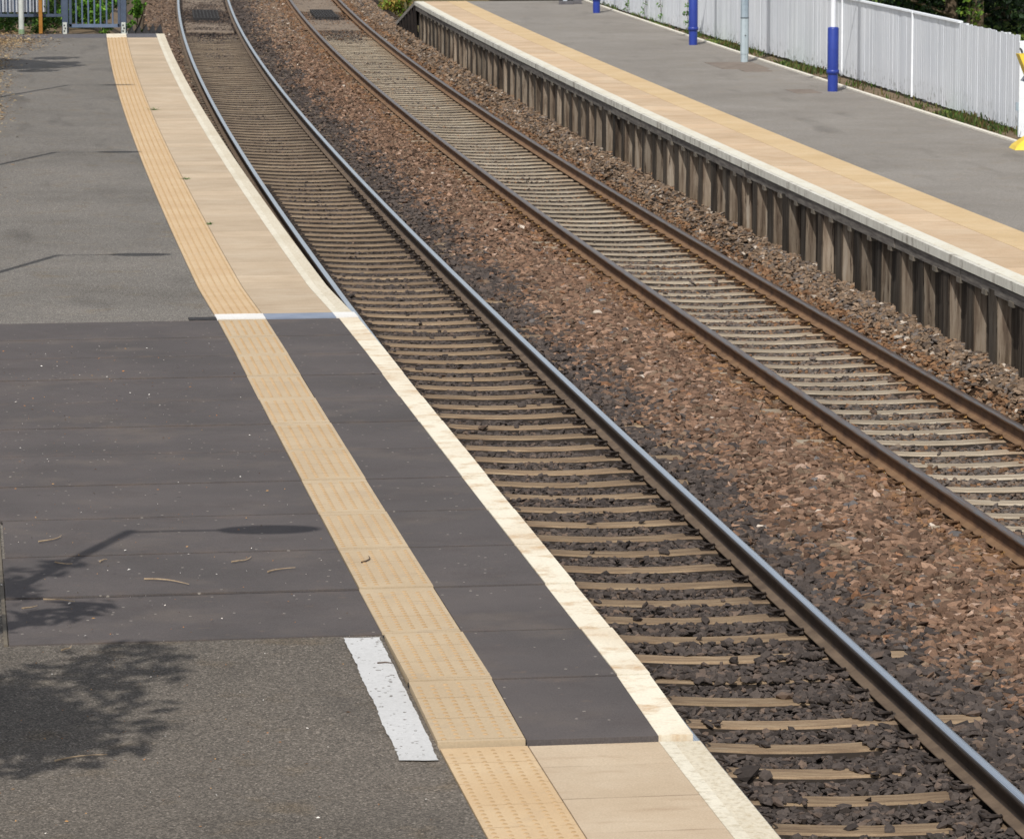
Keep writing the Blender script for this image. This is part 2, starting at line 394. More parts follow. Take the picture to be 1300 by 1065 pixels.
def leafmat(name):
    a = Mat(name, .6, spec=.35)
    c = a.attr('col'); a.color(c)
    a.b.inputs['Subsurface Weight'].default_value = 0
    tr = a.n.new('ShaderNodeBsdfTranslucent'); a.link(c, tr.inputs['Color'])
    ms = a.n.new('ShaderNodeMixShader'); ms.inputs[0].default_value = .3
    out = a.n['Material Output']
    a.link(a.b.outputs[0], ms.inputs[1]); a.link(tr.outputs[0], ms.inputs[2]); a.link(ms.outputs[0], out.inputs['Surface'])
    M[name] = a.m
leafmat('leaf')
a = Mat('litter', .9); a.color(a.attr('col')); M['litter'] = a.m
def ground_mats():
    a = Mat('earth', .95, spec=.1)
    c = a.ramp(a.noise(.35, 6, .65), [(.3, (84, 82, 52)), (.5, (104, 96, 66)), (.7, (120, 104, 78))])
    c = a.mix(1.0, c, a.ramp(a.noise(30, 4, .7), [(.3, a.grey(.7)), (.7, a.grey(1.25))]), 'MULTIPLY')
    a.color(c); a.bump(a.noise(20, 5), .6, .03); M['earth'] = a.m
    a = Mat('lawn', .9, spec=.15)
    c = a.ramp(a.noise(.7, 6, .7), [(.3, (70, 90, 36)), (.5, (96, 116, 50)), (.7, (128, 136, 66))])
    c = a.mix(1.0, c, a.ramp(a.noise(45, 4, .7), [(.3, a.grey(.65)), (.7, a.grey(1.25))]), 'MULTIPLY')
    a.color(c); a.bump(a.noise(30, 5), .6, .03); M['lawn'] = a.m
ground_mats()

# ------------------------------------------------------------------ mesh helpers
def tag(o, label=None, cat=None, group=None, kind=None):
    if label: o['label'] = label
    if cat: o['category'] = cat
    if group: o['group'] = group
    if kind: o['kind'] = kind
    return o
def empty(name, loc=(0, 0, 0), rz=0.0):
    o = bpy.data.objects.new(name, None); col.objects.link(o)
    o.location = loc; o.rotation_euler = (0, 0, rz); o.empty_display_size = .2
    return o
class MB:
    def __init__(self): self.v = []; self.f = []; self.mi = []; self.uv = []
    def add(self, vs, fs, mi=0, uv=None):
        b = len(self.v); self.v += [tuple(map(float, v)) for v in vs]
        self.uv += [tuple(u) for u in uv] if uv is not None else [(v[0], v[1]) for v in vs]
        for f in fs: self.f.append(tuple(i + b for i in f)); self.mi.append(mi)
        return self
    def box(self, c, s, mi=0, R=None):
        x, y, z = s[0] / 2, s[1] / 2, s[2] / 2
        vs = [(-x, -y, -z), (x, -y, -z), (x, y, -z), (-x, y, -z), (-x, -y, z), (x, -y, z), (x, y, z), (-x, y, z)]
        if R is not None: vs = [tuple(R @ Vector(v)) for v in vs]
        vs = [(a + c[0], b + c[1], d + c[2]) for a, b, d in vs]
        return self.add(vs, [(0, 3, 2, 1), (4, 5, 6, 7), (0, 1, 5, 4), (1, 2, 6, 5), (2, 3, 7, 6), (3, 0, 4, 7)], mi)
    def frustum(self, c, s0, s1, h, mi=0, shift=(0, 0)):
        x, y = s0[0] / 2, s0[1] / 2; X, Y = s1[0] / 2, s1[1] / 2; a, b = shift
        vs = [(-x, -y, 0), (x, -y, 0), (x, y, 0), (-x, y, 0), (-X + a, -Y + b, h), (X + a, -Y + b, h), (X + a, Y + b, h), (-X + a, Y + b, h)]
        vs = [(p + c[0], q + c[1], r + c[2]) for p, q, r in vs]
        return self.add(vs, [(0, 3, 2, 1), (4, 5, 6, 7), (0, 1, 5, 4), (1, 2, 6, 5), (2, 3, 7, 6), (3, 0, 4, 7)], mi)
    def lathe(self, c, prof, n=20, mi=0, caps=True):
        vs = []; fs = []
        for r, z in prof:
            for k in range(n):
                a = 2 * math.pi * k / n
                vs.append((c[0] + r * math.cos(a), c[1] + r * math.sin(a), c[2] + z))
        for i in range(len(prof) - 1):
            for k in range(n):
                fs.append((i * n + k, i * n + (k + 1) % n, (i + 1) * n + (k + 1) % n, (i + 1) * n + k))
        if caps:
            b0 = len(vs); vs += vs[:n]; fs.append(tuple(b0 + q for q in reversed(range(n))))
            b1 = len(vs); vs += vs[(len(prof) - 1) * n:len(prof) * n]; fs.append(tuple(range(b1, b1 + n)))
        return self.add(vs, fs, mi)
    def tube(self, pts, rad, n=8, mi=0):
        pts = [Vector(p) for p in pts]; m = len(pts)
        rad = rad if hasattr(rad, '__len__') else [rad] * m
        vs = []; fs = []
        up = Vector((0.13, 0.21, 1)).normalized()
        for i, p in enumerate(pts):
            d = (pts[min(i + 1, m - 1)] - pts[max(i - 1, 0)]).normalized()
            a = d.cross(up)
            if a.length < 1e-3: a = d.cross(Vector((1, 0, 0)))
            a.normalize(); b = a.cross(d)
            for k in range(n):
                t = 2 * math.pi * k / n
                vs.append(p + (a * math.cos(t) + b * math.sin(t)) * rad[i])
        for i in range(m - 1):
            for k in range(n): fs.append((i * n + k, i * n + (k + 1) % n, (i + 1) * n + (k + 1) % n, (i + 1) * n + k))
        fs.append(tuple(reversed(range(n)))); fs.append(tuple(range((m - 1) * n, m * n)))
        return self.add(vs, fs, mi)
    def sweep(self, curve, ss, prof, mis=None, closed=False, caps=False, zfun=None, sl=0.0, cant_z=0.0):
        """prof: list of (lat, z) ; zfun(s) added to z"""
        ss = np.asarray(ss, float); k = len(prof); vs = []; uv = []
        run = [0]
        for i in range(1, k): run.append(run[-1] + math.hypot(prof[i][0] - prof[i - 1][0], prof[i][1] - prof[i - 1][1]))
        for s in ss:
            zz = float(zfun(s)) if zfun else 0.0
            for (l, z), rr in zip(prof, run):
                x, y, t = curve.at(s, l); vs.append((float(x), float(y), z + zz - l * sl + cant_z)); uv.append((float(s), rr))
        b = len(self.v); self.v += vs; self.uv += uv
        kk = k if closed else k - 1
        for i in range(len(ss) - 1):
            for j in range(kk):
                j2 = (j + 1) % k
                self.f.append((b + i * k + j, b + i * k + j2, b + (i + 1) * k + j2, b + (i + 1) * k + j))
                self.mi.append(mis[j] if mis else 0)
        if caps:
            self.f.append(tuple(b + j for j in reversed(range(k)))); self.mi.append(mis[0] if mis else 0)
            e = b + (len(ss) - 1) * k
            self.f.append(tuple(e + j for j in range(k))); self.mi.append(mis[0] if mis else 0)
        return self
    def mesh(self, name, mats, smooth=False):
        me = bpy.data.meshes.new(name); me.from_pydata(self.v, [], self.f)
        for m in (mats if isinstance(mats, (list, tuple)) else [mats]): me.materials.append(M[m] if isinstance(m, str) else m)
        me.polygons.foreach_set('material_index', self.mi)
        ul = me.uv_layers.new(name='UVMap')
        li = np.zeros(len(me.loops), np.int32); me.loops.foreach_get('vertex_index', li)
        ul.data.foreach_set('uv', np.asarray(self.uv, np.float32)[li].ravel())
        if not smooth: me.shade_flat()
        me.update(); return me
    def build(self, name, mats, parent=None, smooth=False, recalc=True):
        me = self.mesh(name, mats, smooth)
        if recalc:
            import bmesh
            bm = bmesh.new(); bm.from_mesh(me); bmesh.ops.recalc_face_normals(bm, faces=bm.faces); bm.to_mesh(me); bm.free()
        o = bpy.data.objects.new(name, me); col.objects.link(o)
        if parent is not None: o.parent = parent
        if smooth == 'auto': pass
        return o
def np_mesh(name, V, F, colr=None, mat=None, parent=None):
    """V (n,3), F (m,k) numpy -> one flat shaded mesh with a colour attribute"""
    me = bpy.data.meshes.new(name)
    m, k = F.shape
    me.vertices.add(len(V)); me.vertices.foreach_set('co', V.astype(np.float32).ravel())
    me.loops.add(m * k); me.loops.foreach_set('vertex_index', F.astype(np.int32).ravel())
    me.polygons.add(m); me.polygons.foreach_set('loop_start', np.arange(0, m * k, k, dtype=np.int32))
    if colr is not None:
        at = me.attributes.new('col', 'FLOAT_COLOR', 'POINT')
        c4 = np.ones((len(V), 4), np.float32); c4[:, :3] = colr; at.data.foreach_set('color', c4.ravel())
    me.update(calc_edges=True); me.shade_flat()
    if mat: me.materials.append(M[mat])
    o = bpy.data.objects.new(name, me); col.objects.link(o)
    if parent is not None: o.parent = parent
    return o
def grid(curve, ss, lats, zf, name, mat, parent=None):
    S, Lm = np.meshgrid(ss, lats, indexing='ij')
    X, Y, t = curve.at(S, Lm); Z = zf(S, Lm)
    n, k = S.shape
    mb = MB(); mb.v = list(map(tuple, np.stack([X, Y, Z], -1).reshape(-1, 3).tolist())); mb.uv = list(map(tuple, np.stack([S, Lm], -1).reshape(-1, 2).tolist()))
    for i in range(n - 1):
        for j in range(k - 1): mb.f.append((i * k + j, i * k + j + 1, (i + 1) * k + j + 1, (i + 1) * k + j)); mb.mi.append(0)
    return mb.build(name, mat, parent, smooth=True, recalc=False)
def struct(o, kind='structure'): o['kind'] = kind; return o

# ------------------------------------------------------------------ ground
mb = MB(); R0 = 1500
mb.add([(-R0, -R0, -.9), (R0, -R0, -.9), (R0, R0, -.9), (-R0, R0, -.9)], [(0, 1, 2, 3)])
struct(mb.build('ground', 'earth'))
# raised earth on the near side and lawn on the far side
SS = np.concatenate([np.arange(-12, 30, 1.5), np.arange(30, 172, 4)])
struct(grid(CN, SS, np.array([-60, -25, -12, -6.45]), lambda s, l: zbase(s) - .06 + 0 * l, 'bank', 'earth'))
struct(grid(CN, np.arange(71.6, 172, 2.0), np.array([-6.6, -5, -3.6, -2.9, -2.2, -1.7]), lambda s, l: np.where(l < -2.6, .80, np.where(l < -2.0, .35, -.2)) - sstep(s, 71, 110) * np.where(l < -2.6, .5, .1), 'trackside_slope', 'soil'))
struct(grid(CF, SS, np.array([5.74, 6.6, 12, 40, 90]), lambda s, l: .862 + 0 * l + .02 * np.sin(s * .7 + l), 'lawn', 'lawn'))

# ------------------------------------------------------------------ ballast
def ballast_h(s, lat, latf, latw):
    """level of the stones; lat on the near track, latf on the far track"""
    n1 = fnoise(s * .9, lat * .9 + 40) - .5
    near = -lat * SLN - .18
    far = ZF - latf * SLF - .18
    crib_n = near - .046 + sstep(lat, .1, .65) * .03 * (1 - sstep(s, 10, 15))
    crib_n = crib_n + .05 * sstep(s, 86, 92)
    shoulder_l = near + .02
    crib_f = far - .042 + .035 * sstep(s, 86, 92)
    out_n = near - .02 + .05 * sstep(lat, 1.05, 1.7)
    out_f = far - .01 + .07 * sstep(-latf, 1.0, 1.6)
    cess = far - .02 + (-.02 - (far - .02)) * sstep(latw, .92, 1.5)
    h = np.where(lat < -.95, shoulder_l, np.where(lat < .85, crib_n, out_n))
    w = sstep(lat, 1.5, 2.0)
    hf = np.where(latf < -.85, out_f, np.where(latf < .95, crib_f, cess))
    h = h * (1 - w) + hf * w
    return h + n1 * .05
def ballast_col(s, lat, latf, n):
    """linear colour for n stones"""
    def pick(pal, wts, jit):
        pal = np.array([lin(p) for p in pal]); idx = rng.choice(len(pal), n, p=np.array(wts) / sum(wts))
        return pal[idx] * (1 + (rng.random((n, 1)) - .5) * jit)
    pink = pick([(115, 91, 74), (102, 80, 65), (128, 103, 85), (88, 70, 57), (110, 93, 77), (146, 124, 108), (94, 90, 88), (128, 94, 70), (176, 164, 150)], [26, 24, 13, 22, 10, 3, 2, 1.5, .25], .85)
    dark = pick([(69, 62, 58), (79, 71, 66), (60, 54, 51), (89, 77, 69), (101, 86, 75)], [30, 30, 22, 12, 4], .4)
    greyd = pick([(86, 79, 74), (98, 89, 82), (74, 68, 64), (108, 94, 82), (124, 110, 96)], [30, 26, 20, 16, 8], .4)
    tan = pick([(118, 99, 81), (103, 88, 74), (132, 113, 95), (100, 92, 86), (84, 73, 64), (124, 97, 74), (168, 156, 142)], [26, 22, 14, 12, 12, 10, 3], .45)
    rust = pick([(110, 82, 60), (126, 96, 70), (92, 70, 52)], [1, 1, 1], .4)
    brown = pick([(96, 80, 68), (110, 92, 78), (84, 70, 60)], [1, 1, 1], .4)
    nz = fnoise(s * .7 + 13, lat * .9)
    c = dark.copy()
    # far part of the near crib is browner
    far_n = sstep(s + (nz - .5) * 16, 30, 62)
    pk = rng.random(n)
    m = (lat < .85) & (pk < far_n * .12); c[m] = brown[m]
    edge = 1.34 + (nz - .5) * .7 + .08 * (1 - sstep(s, 8, 15)) + .12 * sstep(s, 20, 60)
    p_pink = sstep(lat, edge - .4, edge + .45)
    m = (lat >= .85) & (pk < p_pink); c[m] = pink[m]
    m = (lat >= .85) & (pk < p_pink) & (rng.random(n) < sstep(s, 70, 100) * .7); c[m] = tan[m]
    m = (lat < -.85) ; c[m] = np.where((rng.random(n) < .75)[:, None], brown, tan)[m]
    m = (latf > -1.15) & (latf < -.6) & (rng.random(n) < .5); c[m] = rust[m]
    m = (latf > -.75) & (latf < .75); c[m] = greyd[m]
    m = m & (rng.random(n) < .25 + .45 * (np.abs(latf) > .45)); c[m] = np.where((rng.random(n) < .5)[:, None], rust, brown)[m]
    m = (latf >= .75); c[m] = tan[m]
    m = (latf > .6) & (latf < 1.15) & (rng.random(n) < .55); c[m] = rust[m]
    return np.clip(c * 1.12, 0, .8)

# bed
ss = np.concatenate([np.arange(-8, 60, .18), np.arange(60, 150, .6)]); ll = np.linspace(-1.75, 5.25, 92)
S_, L_ = np.meshgrid(ss, ll, indexing='ij')
X_, Y_, _t = CN.at(S_, L_); sF, lF = CT.sl(X_, Y_); _s, lW = CF.sl(X_, Y_)
Zb = ballast_h(S_, L_, lF, lW) - .022 + (rng.random(S_.shape) - .5) * .012
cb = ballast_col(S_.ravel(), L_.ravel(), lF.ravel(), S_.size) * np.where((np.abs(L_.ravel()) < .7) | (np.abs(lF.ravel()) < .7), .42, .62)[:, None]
nS, nL = S_.shape
ii = (np.arange(nS - 1)[:, None] * nL + np.arange(nL - 1)[None, :]).ravel()
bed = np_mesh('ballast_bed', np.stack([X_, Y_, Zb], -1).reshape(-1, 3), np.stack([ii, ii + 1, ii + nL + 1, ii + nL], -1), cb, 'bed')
struct(bed)

# stones
def base_stones(nv, count, kind):
    out = []
    if kind == 'ico':
        p = (1 + 5 ** .5) / 2
        v = np.array([(-1, p, 0), (1, p, 0), (-1, -p, 0), (1, -p, 0), (0, -1, p), (0, 1, p), (0, -1, -p), (0, 1, -p), (p, 0, -1), (p, 0, 1), (-p, 0, -1), (-p, 0, 1)], float)
        f = np.array([(0, 11, 5), (0, 5, 1), (0, 1, 7), (0, 7, 10), (0, 10, 11), (1, 5, 9), (5, 11, 4), (11, 10, 2), (10, 7, 6), (7, 1, 8), (3, 9, 4), (3, 4, 2), (3, 2, 6), (3, 6, 8), (3, 8, 9), (4, 9, 5), (2, 4, 11), (6, 2, 10), (8, 6, 7), (9, 8, 1)])
    else:
        v = np.array([(1, 0, 0), (-1, 0, 0), (0, 1, 0), (0, -1, 0), (0, 0, 1), (0, 0, -1)], float)
        f = np.array([(0, 2, 4), (2, 1, 4), (1, 3, 4), (3, 0, 4), (2, 0, 5), (1, 2, 5), (3, 1, 5), (0, 3, 5)])
    v = v / np.linalg.norm(v, axis=1)[:, None]
    for _ in range(count):
        w = v * (.78 + .44 * rng.random((len(v), 1))) + (rng.random(v.shape) - .5) * .35
        # chop by a few planes so that flat fracture faces appear
        for _k in range(3):
            d = rng.normal(size=3); d /= np.linalg.norm(d); lim = .5 + .25 * rng.random()
            h = w @ d; w = w - np.maximum(h - lim, 0)[:, None] * d
        out.append(w)
    return np.stack(out), f
def rand_rot(n, tilt=1.0):
    q = rng.normal(size=(n, 4)); q[:, 0] += 0
    q /= np.linalg.norm(q, axis=1)[:, None]
    w, x, y, z = q.T
    return np.stack([np.stack([1 - 2 * (y * y + z * z), 2 * (x * y - z * w), 2 * (x * z + y * w)], -1),
                     np.stack([2 * (x * y + z * w), 1 - 2 * (x * x + z * z), 2 * (y * z - x * w)], -1),
                     np.stack([2 * (x * z - y * w), 2 * (y * z + x * w), 1 - 2 * (x * x + y * y)], -1)], 1)
def rot_flat(n, tilt):
    a = rng.random(n) * 2 * np.pi; b = rng.normal(size=n) * tilt; c_ = rng.normal(size=n) * tilt
    ca, sa, cb_, sb, cc, sc = np.cos(a), np.sin(a), np.cos(b), np.sin(b), np.cos(c_), np.sin(c_)
    o = np.zeros(n); e = np.ones(n)
    Rz = np.stack([np.stack([ca, -sa, o], -1), np.stack([sa, ca, o], -1), np.stack([o, o, e], -1)], 1)
    Rx = np.stack([np.stack([e, o, o], -1), np.stack([o, cb_, -sb], -1), np.stack([o, sb, cb_], -1)], 1)
    Ry = np.stack([np.stack([cc, o, sc], -1), np.stack([o, e, o], -1), np.stack([-sc, o, cc], -1)], 1)
    return Rx @ Ry @ Rz
allV, allF, allC = [], [], []; vbase = 0
for (s0, s1, dens, size, kind, layers) in ((1.5, 18, 880, .030, 'ico', 2), (18, 36, 680, .030, 'ico', 1), (36, 62, 430, .033, 'oct', 1), (62, 118, 230, .042, 'oct', 1)):
    n = int((s1 - s0) * 6.95 * dens)
    s = rng.random(n) * (s1 - s0) + s0; lat = rng.random(n) * 6.95 - 1.7
    x, y, t = CN.at(s, lat); sf, lf = CT.sl(x, y); _sw, lw = CF.sl(x, y)
    keep = (lw < 1.6)
    # inside what a camera near the photograph's could see
    u = 650 + 5100 * x / y
    keep &= (u > -150) & (u < 2150)
    keep &= ~((lat < -.7) & (s < 16))
    for r in (-G, G): keep &= np.abs(lat - r) > .082
    for r in (-G, G): keep &= np.abs(lf - r) > .082
    # sleepers
    ph_n = np.abs(((s - SO_N) / SP_N + .5) % 1 - .5) * SP_N; ph_f = np.abs(((sf - SO_F) / SP_F + .5) % 1 - .5) * SP_F
    on_n = (ph_n < .122) & (np.abs(lat) < 1.27) & (s < 92); on_f = (ph_f < .125) & (np.abs(lf) < 1.27) & (s < 92)
    pn = fnoise(s * 1.6 + 5, lat * 2.2 + 70); pf = fnoise(s * 1.5 + 31, lf * 2.0 + 11)
    cov_n = np.where(np.abs(lat) < G, (pn > .66 - .20 * sstep(lat, .1, .6) * (1 - sstep(s, 11, 16)) + .25 * sstep(s, 10, 15)) , pn > np.where(lat > 0, .40, .30))
    cov_f = np.where(np.abs(lf) < G, pf > .84, pf > np.where(lf < 0, .44 - .1 * sstep(-lf, 1.0, 1.25), .46 - .14 * sstep(lf, .95, 1.2)))
    lone = (rng.random(n) < .006) & (s < 40); cov_n &= (s < 34) | (np.abs(lat) > .9); cov_f &= (s < 34) | (np.abs(lf) > .9)
    keep &= ~(on_n & ~cov_n & ~lone); keep &= ~(on_f & ~cov_f & ~lone)
    # paved crossing strip far away
    s, lat, x, y, sf, lf, lw, on_n, on_f = [q[keep] for q in (s, lat, x, y, sf, lf, lw, on_n, on_f)]
    n = len(s)
    z = ballast_h(s, lat, lf, lw) + (rng.random(n) - .45) * (.042 if layers == 2 else .034) * np.where((np.abs(lat) < .85) | (np.abs(lf) < .8), .6, 1.0)
    top_n = -lat * SLN - .18; top_f = ZF - lf * SLF - .18
    dip = lambda q: .022 * (1 - np.clip(np.abs(q) / .6, 0, 1) ** 2)
    z = np.where(on_n, np.maximum(z, top_n - dip(lat) + .012), z); z = np.where(on_f, np.maximum(z, top_f - dip(lf) + .012), z)
    # keep the strip beside the rails low
    for (q, zz) in ((lat, top_n), (lf, top_f)):
        close = np.abs(np.abs(q) - G) < .14
        z = np.where(close, np.minimum(z, zz + .012), z)
    bs, bf = base_stones(12, 14, kind)
    vi = rng.integers(0, len(bs), n)
    dim = np.stack([1.05 + .55 * rng.random(n), .8 + .35 * rng.random(n), .40 + .36 * rng.random(n)], -1)
    sz = size * (.65 + .75 * rng.random(n) ** 1.4)
    dark_small = (lat < .85) & (lat > -.85)
    sz = np.where(dark_small, sz * np.where(on_n, 1.0, .84), np.where((lf < -.8) & (s < 45), sz * 1.25, sz)); sz = np.where((np.abs(lf) < .7) & ~on_f, sz * .82, sz); sz = np.where((s > 36) & ((np.abs(lat) < .68) | (np.abs(lf) < .68)), sz * .7, sz); sz = np.where(rng.random(n) < .03, sz * 1.4, sz)
    W = bs[vi] * dim[:, None, :] * sz[:, None, None]
    W = np.einsum('nij,nvj->nvi', rot_flat(n, .34), W) + np.stack([x, y, z], -1)[:, None, :]
    C = ballast_col(s, lat, lf, n)
    k = W.shape[1]
    allV.append(W.reshape(-1, 3)); allF.append((bf[None] + (np.arange(n) * k)[:, None, None] + vbase).reshape(-1, 3)); allC.append(np.repeat(C, k, 0)); vbase += n * k
stones = np_mesh('ballast_stones', np.concatenate(allV), np.concatenate(allF), np.concatenate(allC), 'stone')
tag(stones, 'loose angular ballast stones, dark by the near rails, pinkish brown between the two tracks', 'ballast', kind='stuff')
print('stones', sum(len(f) for f in allF), 'tris')
del allV, allF, allC

# ------------------------------------------------------------------ rails
def rail_profile():
    half = [(.0, 0), (.018, -.0005), (.029, -.004), (.0345, -.011), (.036, -.02), (.036, -.033), (.030, -.040), (.012, -.049), (.009, -.065), (.009, -.118), (.014, -.130), (.036, -.142), (.068, -.149), (.070, -.159)]
    return [(-a, b) for a, b in reversed(half[1:])] + half
RP = rail_profile()
def rail(curve, lat0, zc, sl, label, mats, s0=-8):
    ss = np.concatenate([np.arange(s0, 60, .5), np.arange(60, 160, 1.0)])
    mis = []
    for i in range(len(RP) - 1):
        zmid = (RP[i][1] + RP[i + 1][1]) / 2
        mis.append(0 if zmid > -.0045 else (3 if zmid > -.022 else (2 if zmid < -.135 else 1)))
    mb = MB(); mb.sweep(curve, ss, [(lat0 + a, b) for a, b in RP], mis + [2], closed=True, sl=sl, cant_z=zc)
    # uv: (s, run) - good enough for streaks
    o = mb.build('rail', mats, None, smooth=True)
    o.data.polygons.foreach_set('use_smooth', [True] * len(o.data.polygons))
    return tag(o, label, 'rail')
mats_n = ['rail_shiny', 'rail_dark', 'rail_foot', 'rail_shoulder']; mats_f = ['rail_dull', 'rail_rust', 'rail_foot_rust', 'rail_dull']
rail(CN, -G, 0, SLN, 'polished steel rail closest to the near platform, dipping behind its white edge', mats_n)
rail(CN, G, 0, SLN, 'polished steel rail with bright blue sheen beside the pinkish stone strip', mats_n)
rail(CT, -G, ZF, SLF, 'rusty brown rail with a dull top edging the pinkish stone strip', mats_f)
rail(CT, G, ZF, SLF, 'rusty brown rail closest to the far platform wall', mats_f)

# ------------------------------------------------------------------ sleepers
def sleeper_mesh(name, mat, seed):
    r = np.random.default_rng(seed)
    xs = [-1.25, -1.235, -1.0, -.86, -.6, -.3, 0, .3, .6, .86, 1.0, 1.235, 1.25]
    mb = MB(); k = 6; vs = []
    for i, x in enumerate(xs):
        a = abs(x); end = a > 1.24
        top = -.022 * (1 - min(a / .6, 1) ** 2) - (.012 if end else 0) + (r.random() - .5) * .003
        w = (.098 if a > .55 else .095) - (.01 if end else 0) + (r.random() - .5) * .006
        w2 = w + (r.random() - .5) * .006
        vs += [(x, -.118, top - .19), (x, -w - .008, top - .012), (x, -w + .006, top), (x, w2 - .006, top), (x, w2 + .008, top - .012), (x, .118, top - .19)]
    fs = []
    for i in range(len(xs) - 1):
        for j in range(k - 1): fs.append((i * k + j, i * k + j + 1, (i + 1) * k + j + 1, (i + 1) * k + j))
    fs.append(tuple(range(k))); fs.append(tuple((len(xs) - 1) * k + j for j in range(k)))
    mb.add(vs, fs)
    mb.mi = [(0 if j in (1, 2, 3) else 1) for i in range(len(xs) - 1) for j in range(k - 1)] + [1, 1]
    me = mb.mesh(name, [mat, 'sleeper_side'])
    import bmesh
    bm = bmesh.new(); bm.from_mesh(me); bmesh.ops.recalc_face_normals(bm, faces=bm.faces); bm.to_mesh(me); bm.free()
    return me
def catmull(P, n=4):
    P = [Vector(p) for p in P]; out = []
    for i in range(len(P) - 1):
        p0, p1, p2, p3 = P[max(i - 1, 0)], P[i], P[i + 1], P[min(i + 2, len(P) - 1)]
        for k in range(n):
            t = k / n
            out.append(.5 * ((2 * p1) + (p2 - p0) * t + (2 * p0 - 5 * p1 + 4 * p2 - p3) * t * t + (3 * p1 - p0 - 3 * p2 + p3) * t ** 3))
    out.append(P[-1]); return out
def clip_mesh(name, mat):
    mb = MB()
    # spring: leg in the housing, rear arch, toe on the rail foot (x away from the rail)
    P = [(.075, .055, .028), (.075, -.02, .028), (.080, -.062, .034), (.112, -.072, .044), (.138, -.045, .048), (.136, .02, .045), (.122, .058, .044), (.085, .066, .05), (.050, .05, .046), (.030, .01, .036), (.022, -.025, .034)]
    mb.tube(catmull(P, 3), .0088, 6)
    mb.box((.080, .01, .018), (.036, .07, .05)); mb.box((.104, .01, .004), (.05, .06, .02))
    return mb.mesh(name, mat, smooth=False)
def ins_mesh(name, mat):
    mb = MB(); mb.frustum((.052, 0, .012), (.03, .10), (.022, .09), .022); mb.box((.03, -.012, .022), (.05, .05, .012))
    return mb.mesh(name, mat)
SLM = {'n': [sleeper_mesh('sleeper', 'sleeper_brown', i) for i in range(5)], 'f': [sleeper_mesh('sleeper', 'sleeper_grey', 20 + i) for i in range(5)]}
CLM = {'n': clip_mesh('rail_clip', 'clip_dark'), 'f': clip_mesh('rail_clip', 'clip_rust')}
INM = {'n': ins_mesh('insulator', 'ins_dark'), 'f': ins_mesh('insulator', 'ins_amber')}
def frame(curve, s, lat, zc, sl):
    x, y, t = curve.at(s, lat)
    r = Vector((math.cos(t), -math.sin(t), -sl)).normalized(); f = Vector((math.sin(t), math.cos(t), 0)); u = r.cross(f)
    m = Matrix((r, f, u)).transposed().to_4x4(); m.translation = Vector((float(x), float(y), zc - lat * sl))
    return m
def lay(curve, key, so, sp, zc, sl, i0, smax, label, group):
    i = i0
    while so + i * sp < smax:
        s = so + i * sp + random.uniform(-.012, .012)
        o = bpy.data.objects.new('sleeper', SLM[key][i % 5]); col.objects.link(o)
        m = frame(curve, s, 0, zc, sl); m.translation.z -= .178 + random.uniform(0, .006)
        o.matrix_world = m @ Matrix.Rotation(random.uniform(-.006, .006), 4, 'Z')
        tag(o, label, 'sleeper', group)
        if s < 46:
            for lt in (-G, G):
                for side in (-1, 1):
                    c = bpy.data.objects.new('rail_clip', CLM[key]); col.objects.link(c); c.parent = o
                    c.location = (lt + side * .045, 0, .004); c.rotation_euler = (0, 0, 0 if side > 0 else math.pi)
                    d = bpy.data.objects.new('insulator', INM[key]); col.objects.link(d); d.parent = o
                    d.location = (lt + side * .04, 0, .006); d.rotation_euler = (0, 0, 0 if side > 0 else math.pi)
        i += 1
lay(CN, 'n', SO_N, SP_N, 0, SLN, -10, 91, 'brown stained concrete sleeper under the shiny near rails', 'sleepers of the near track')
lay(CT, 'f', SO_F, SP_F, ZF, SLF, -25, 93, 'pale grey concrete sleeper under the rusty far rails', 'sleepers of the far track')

# boarded strips and steel grates where the tracks leave the picture
simple('timber_dusty', (112, 98, 84), (142, 126, 108), .95, 0, 3, bump=.3)
def boards(curve, zc, sl, s0, s1, label, mats='timber_dusty'):
    mb = MB(); n = max(1, int(round((s1 - s0) / 1.4)))
    e = np.linspace(s0, s1, n + 1)
    for a_, b_ in zip(e[:-1], e[1:]):
        mb.sweep(curve, [a_ + .02, (a_ + b_) / 2, b_ - .02], [(-.62, -.22), (-.62, -.168), (.62, -.168), (.62, -.22)], closed=True, caps=True, sl=sl, cant_z=zc)
    return tag(mb.build('track_boarding', mats), label, 'boarding')
boards(CN, 0, SLN, 91.9, 97.3, 'dusty boards between the near rails, before the dark grate')
boards(CN, 0, SLN, 103.9, 130, 'dusty boards between the near rails, beyond the dark grate')
boards(CT, ZF, SLF, 94.3, 99.8, 'dusty boards between the rusty far rails, before the chequered grate')
boards(CT, ZF, SLF, 105.3, 130, 'dusty boards between the rusty far rails, beyond the chequered grate')
def grate(curve, zc, sl, s0, s1, label, w=.36):
    e = empty('track_grate', curve.pt((s0 + s1) / 2, 0, zc - .17)); tag(e, label, 'grate')
    inv = Matrix.Translation(-Vector(e.location))
    mb = MB()
    for l0 in np.linspace(-w, w, 8): mb.sweep(curve, np.linspace(s0, s1, 4), [(l0 - .018, -.17), (l0 - .018, -.10), (l0 + .018, -.10), (l0 + .018, -.17)], closed=True, caps=True, sl=sl, cant_z=zc)
    o = mb.build('bars', 'dark_metal', e); o.matrix_parent_inverse = inv
    mb = MB()
    for a_ in np.linspace(s0, s1 - .08, 6): mb.sweep(curve, [a_, a_ + .08], [(-w - .03, -.18), (-w - .03, -.085), (w + .03, -.085), (w + .03, -.18)], closed=True, caps=True, sl=sl, cant_z=zc)
    o = mb.build('cross_bars', 'black_rubber', e); o.matrix_parent_inverse = inv
grate(CN, 0, SLN, 98.3, 103.2, 'dark steel grate lying between the near rails', .34)
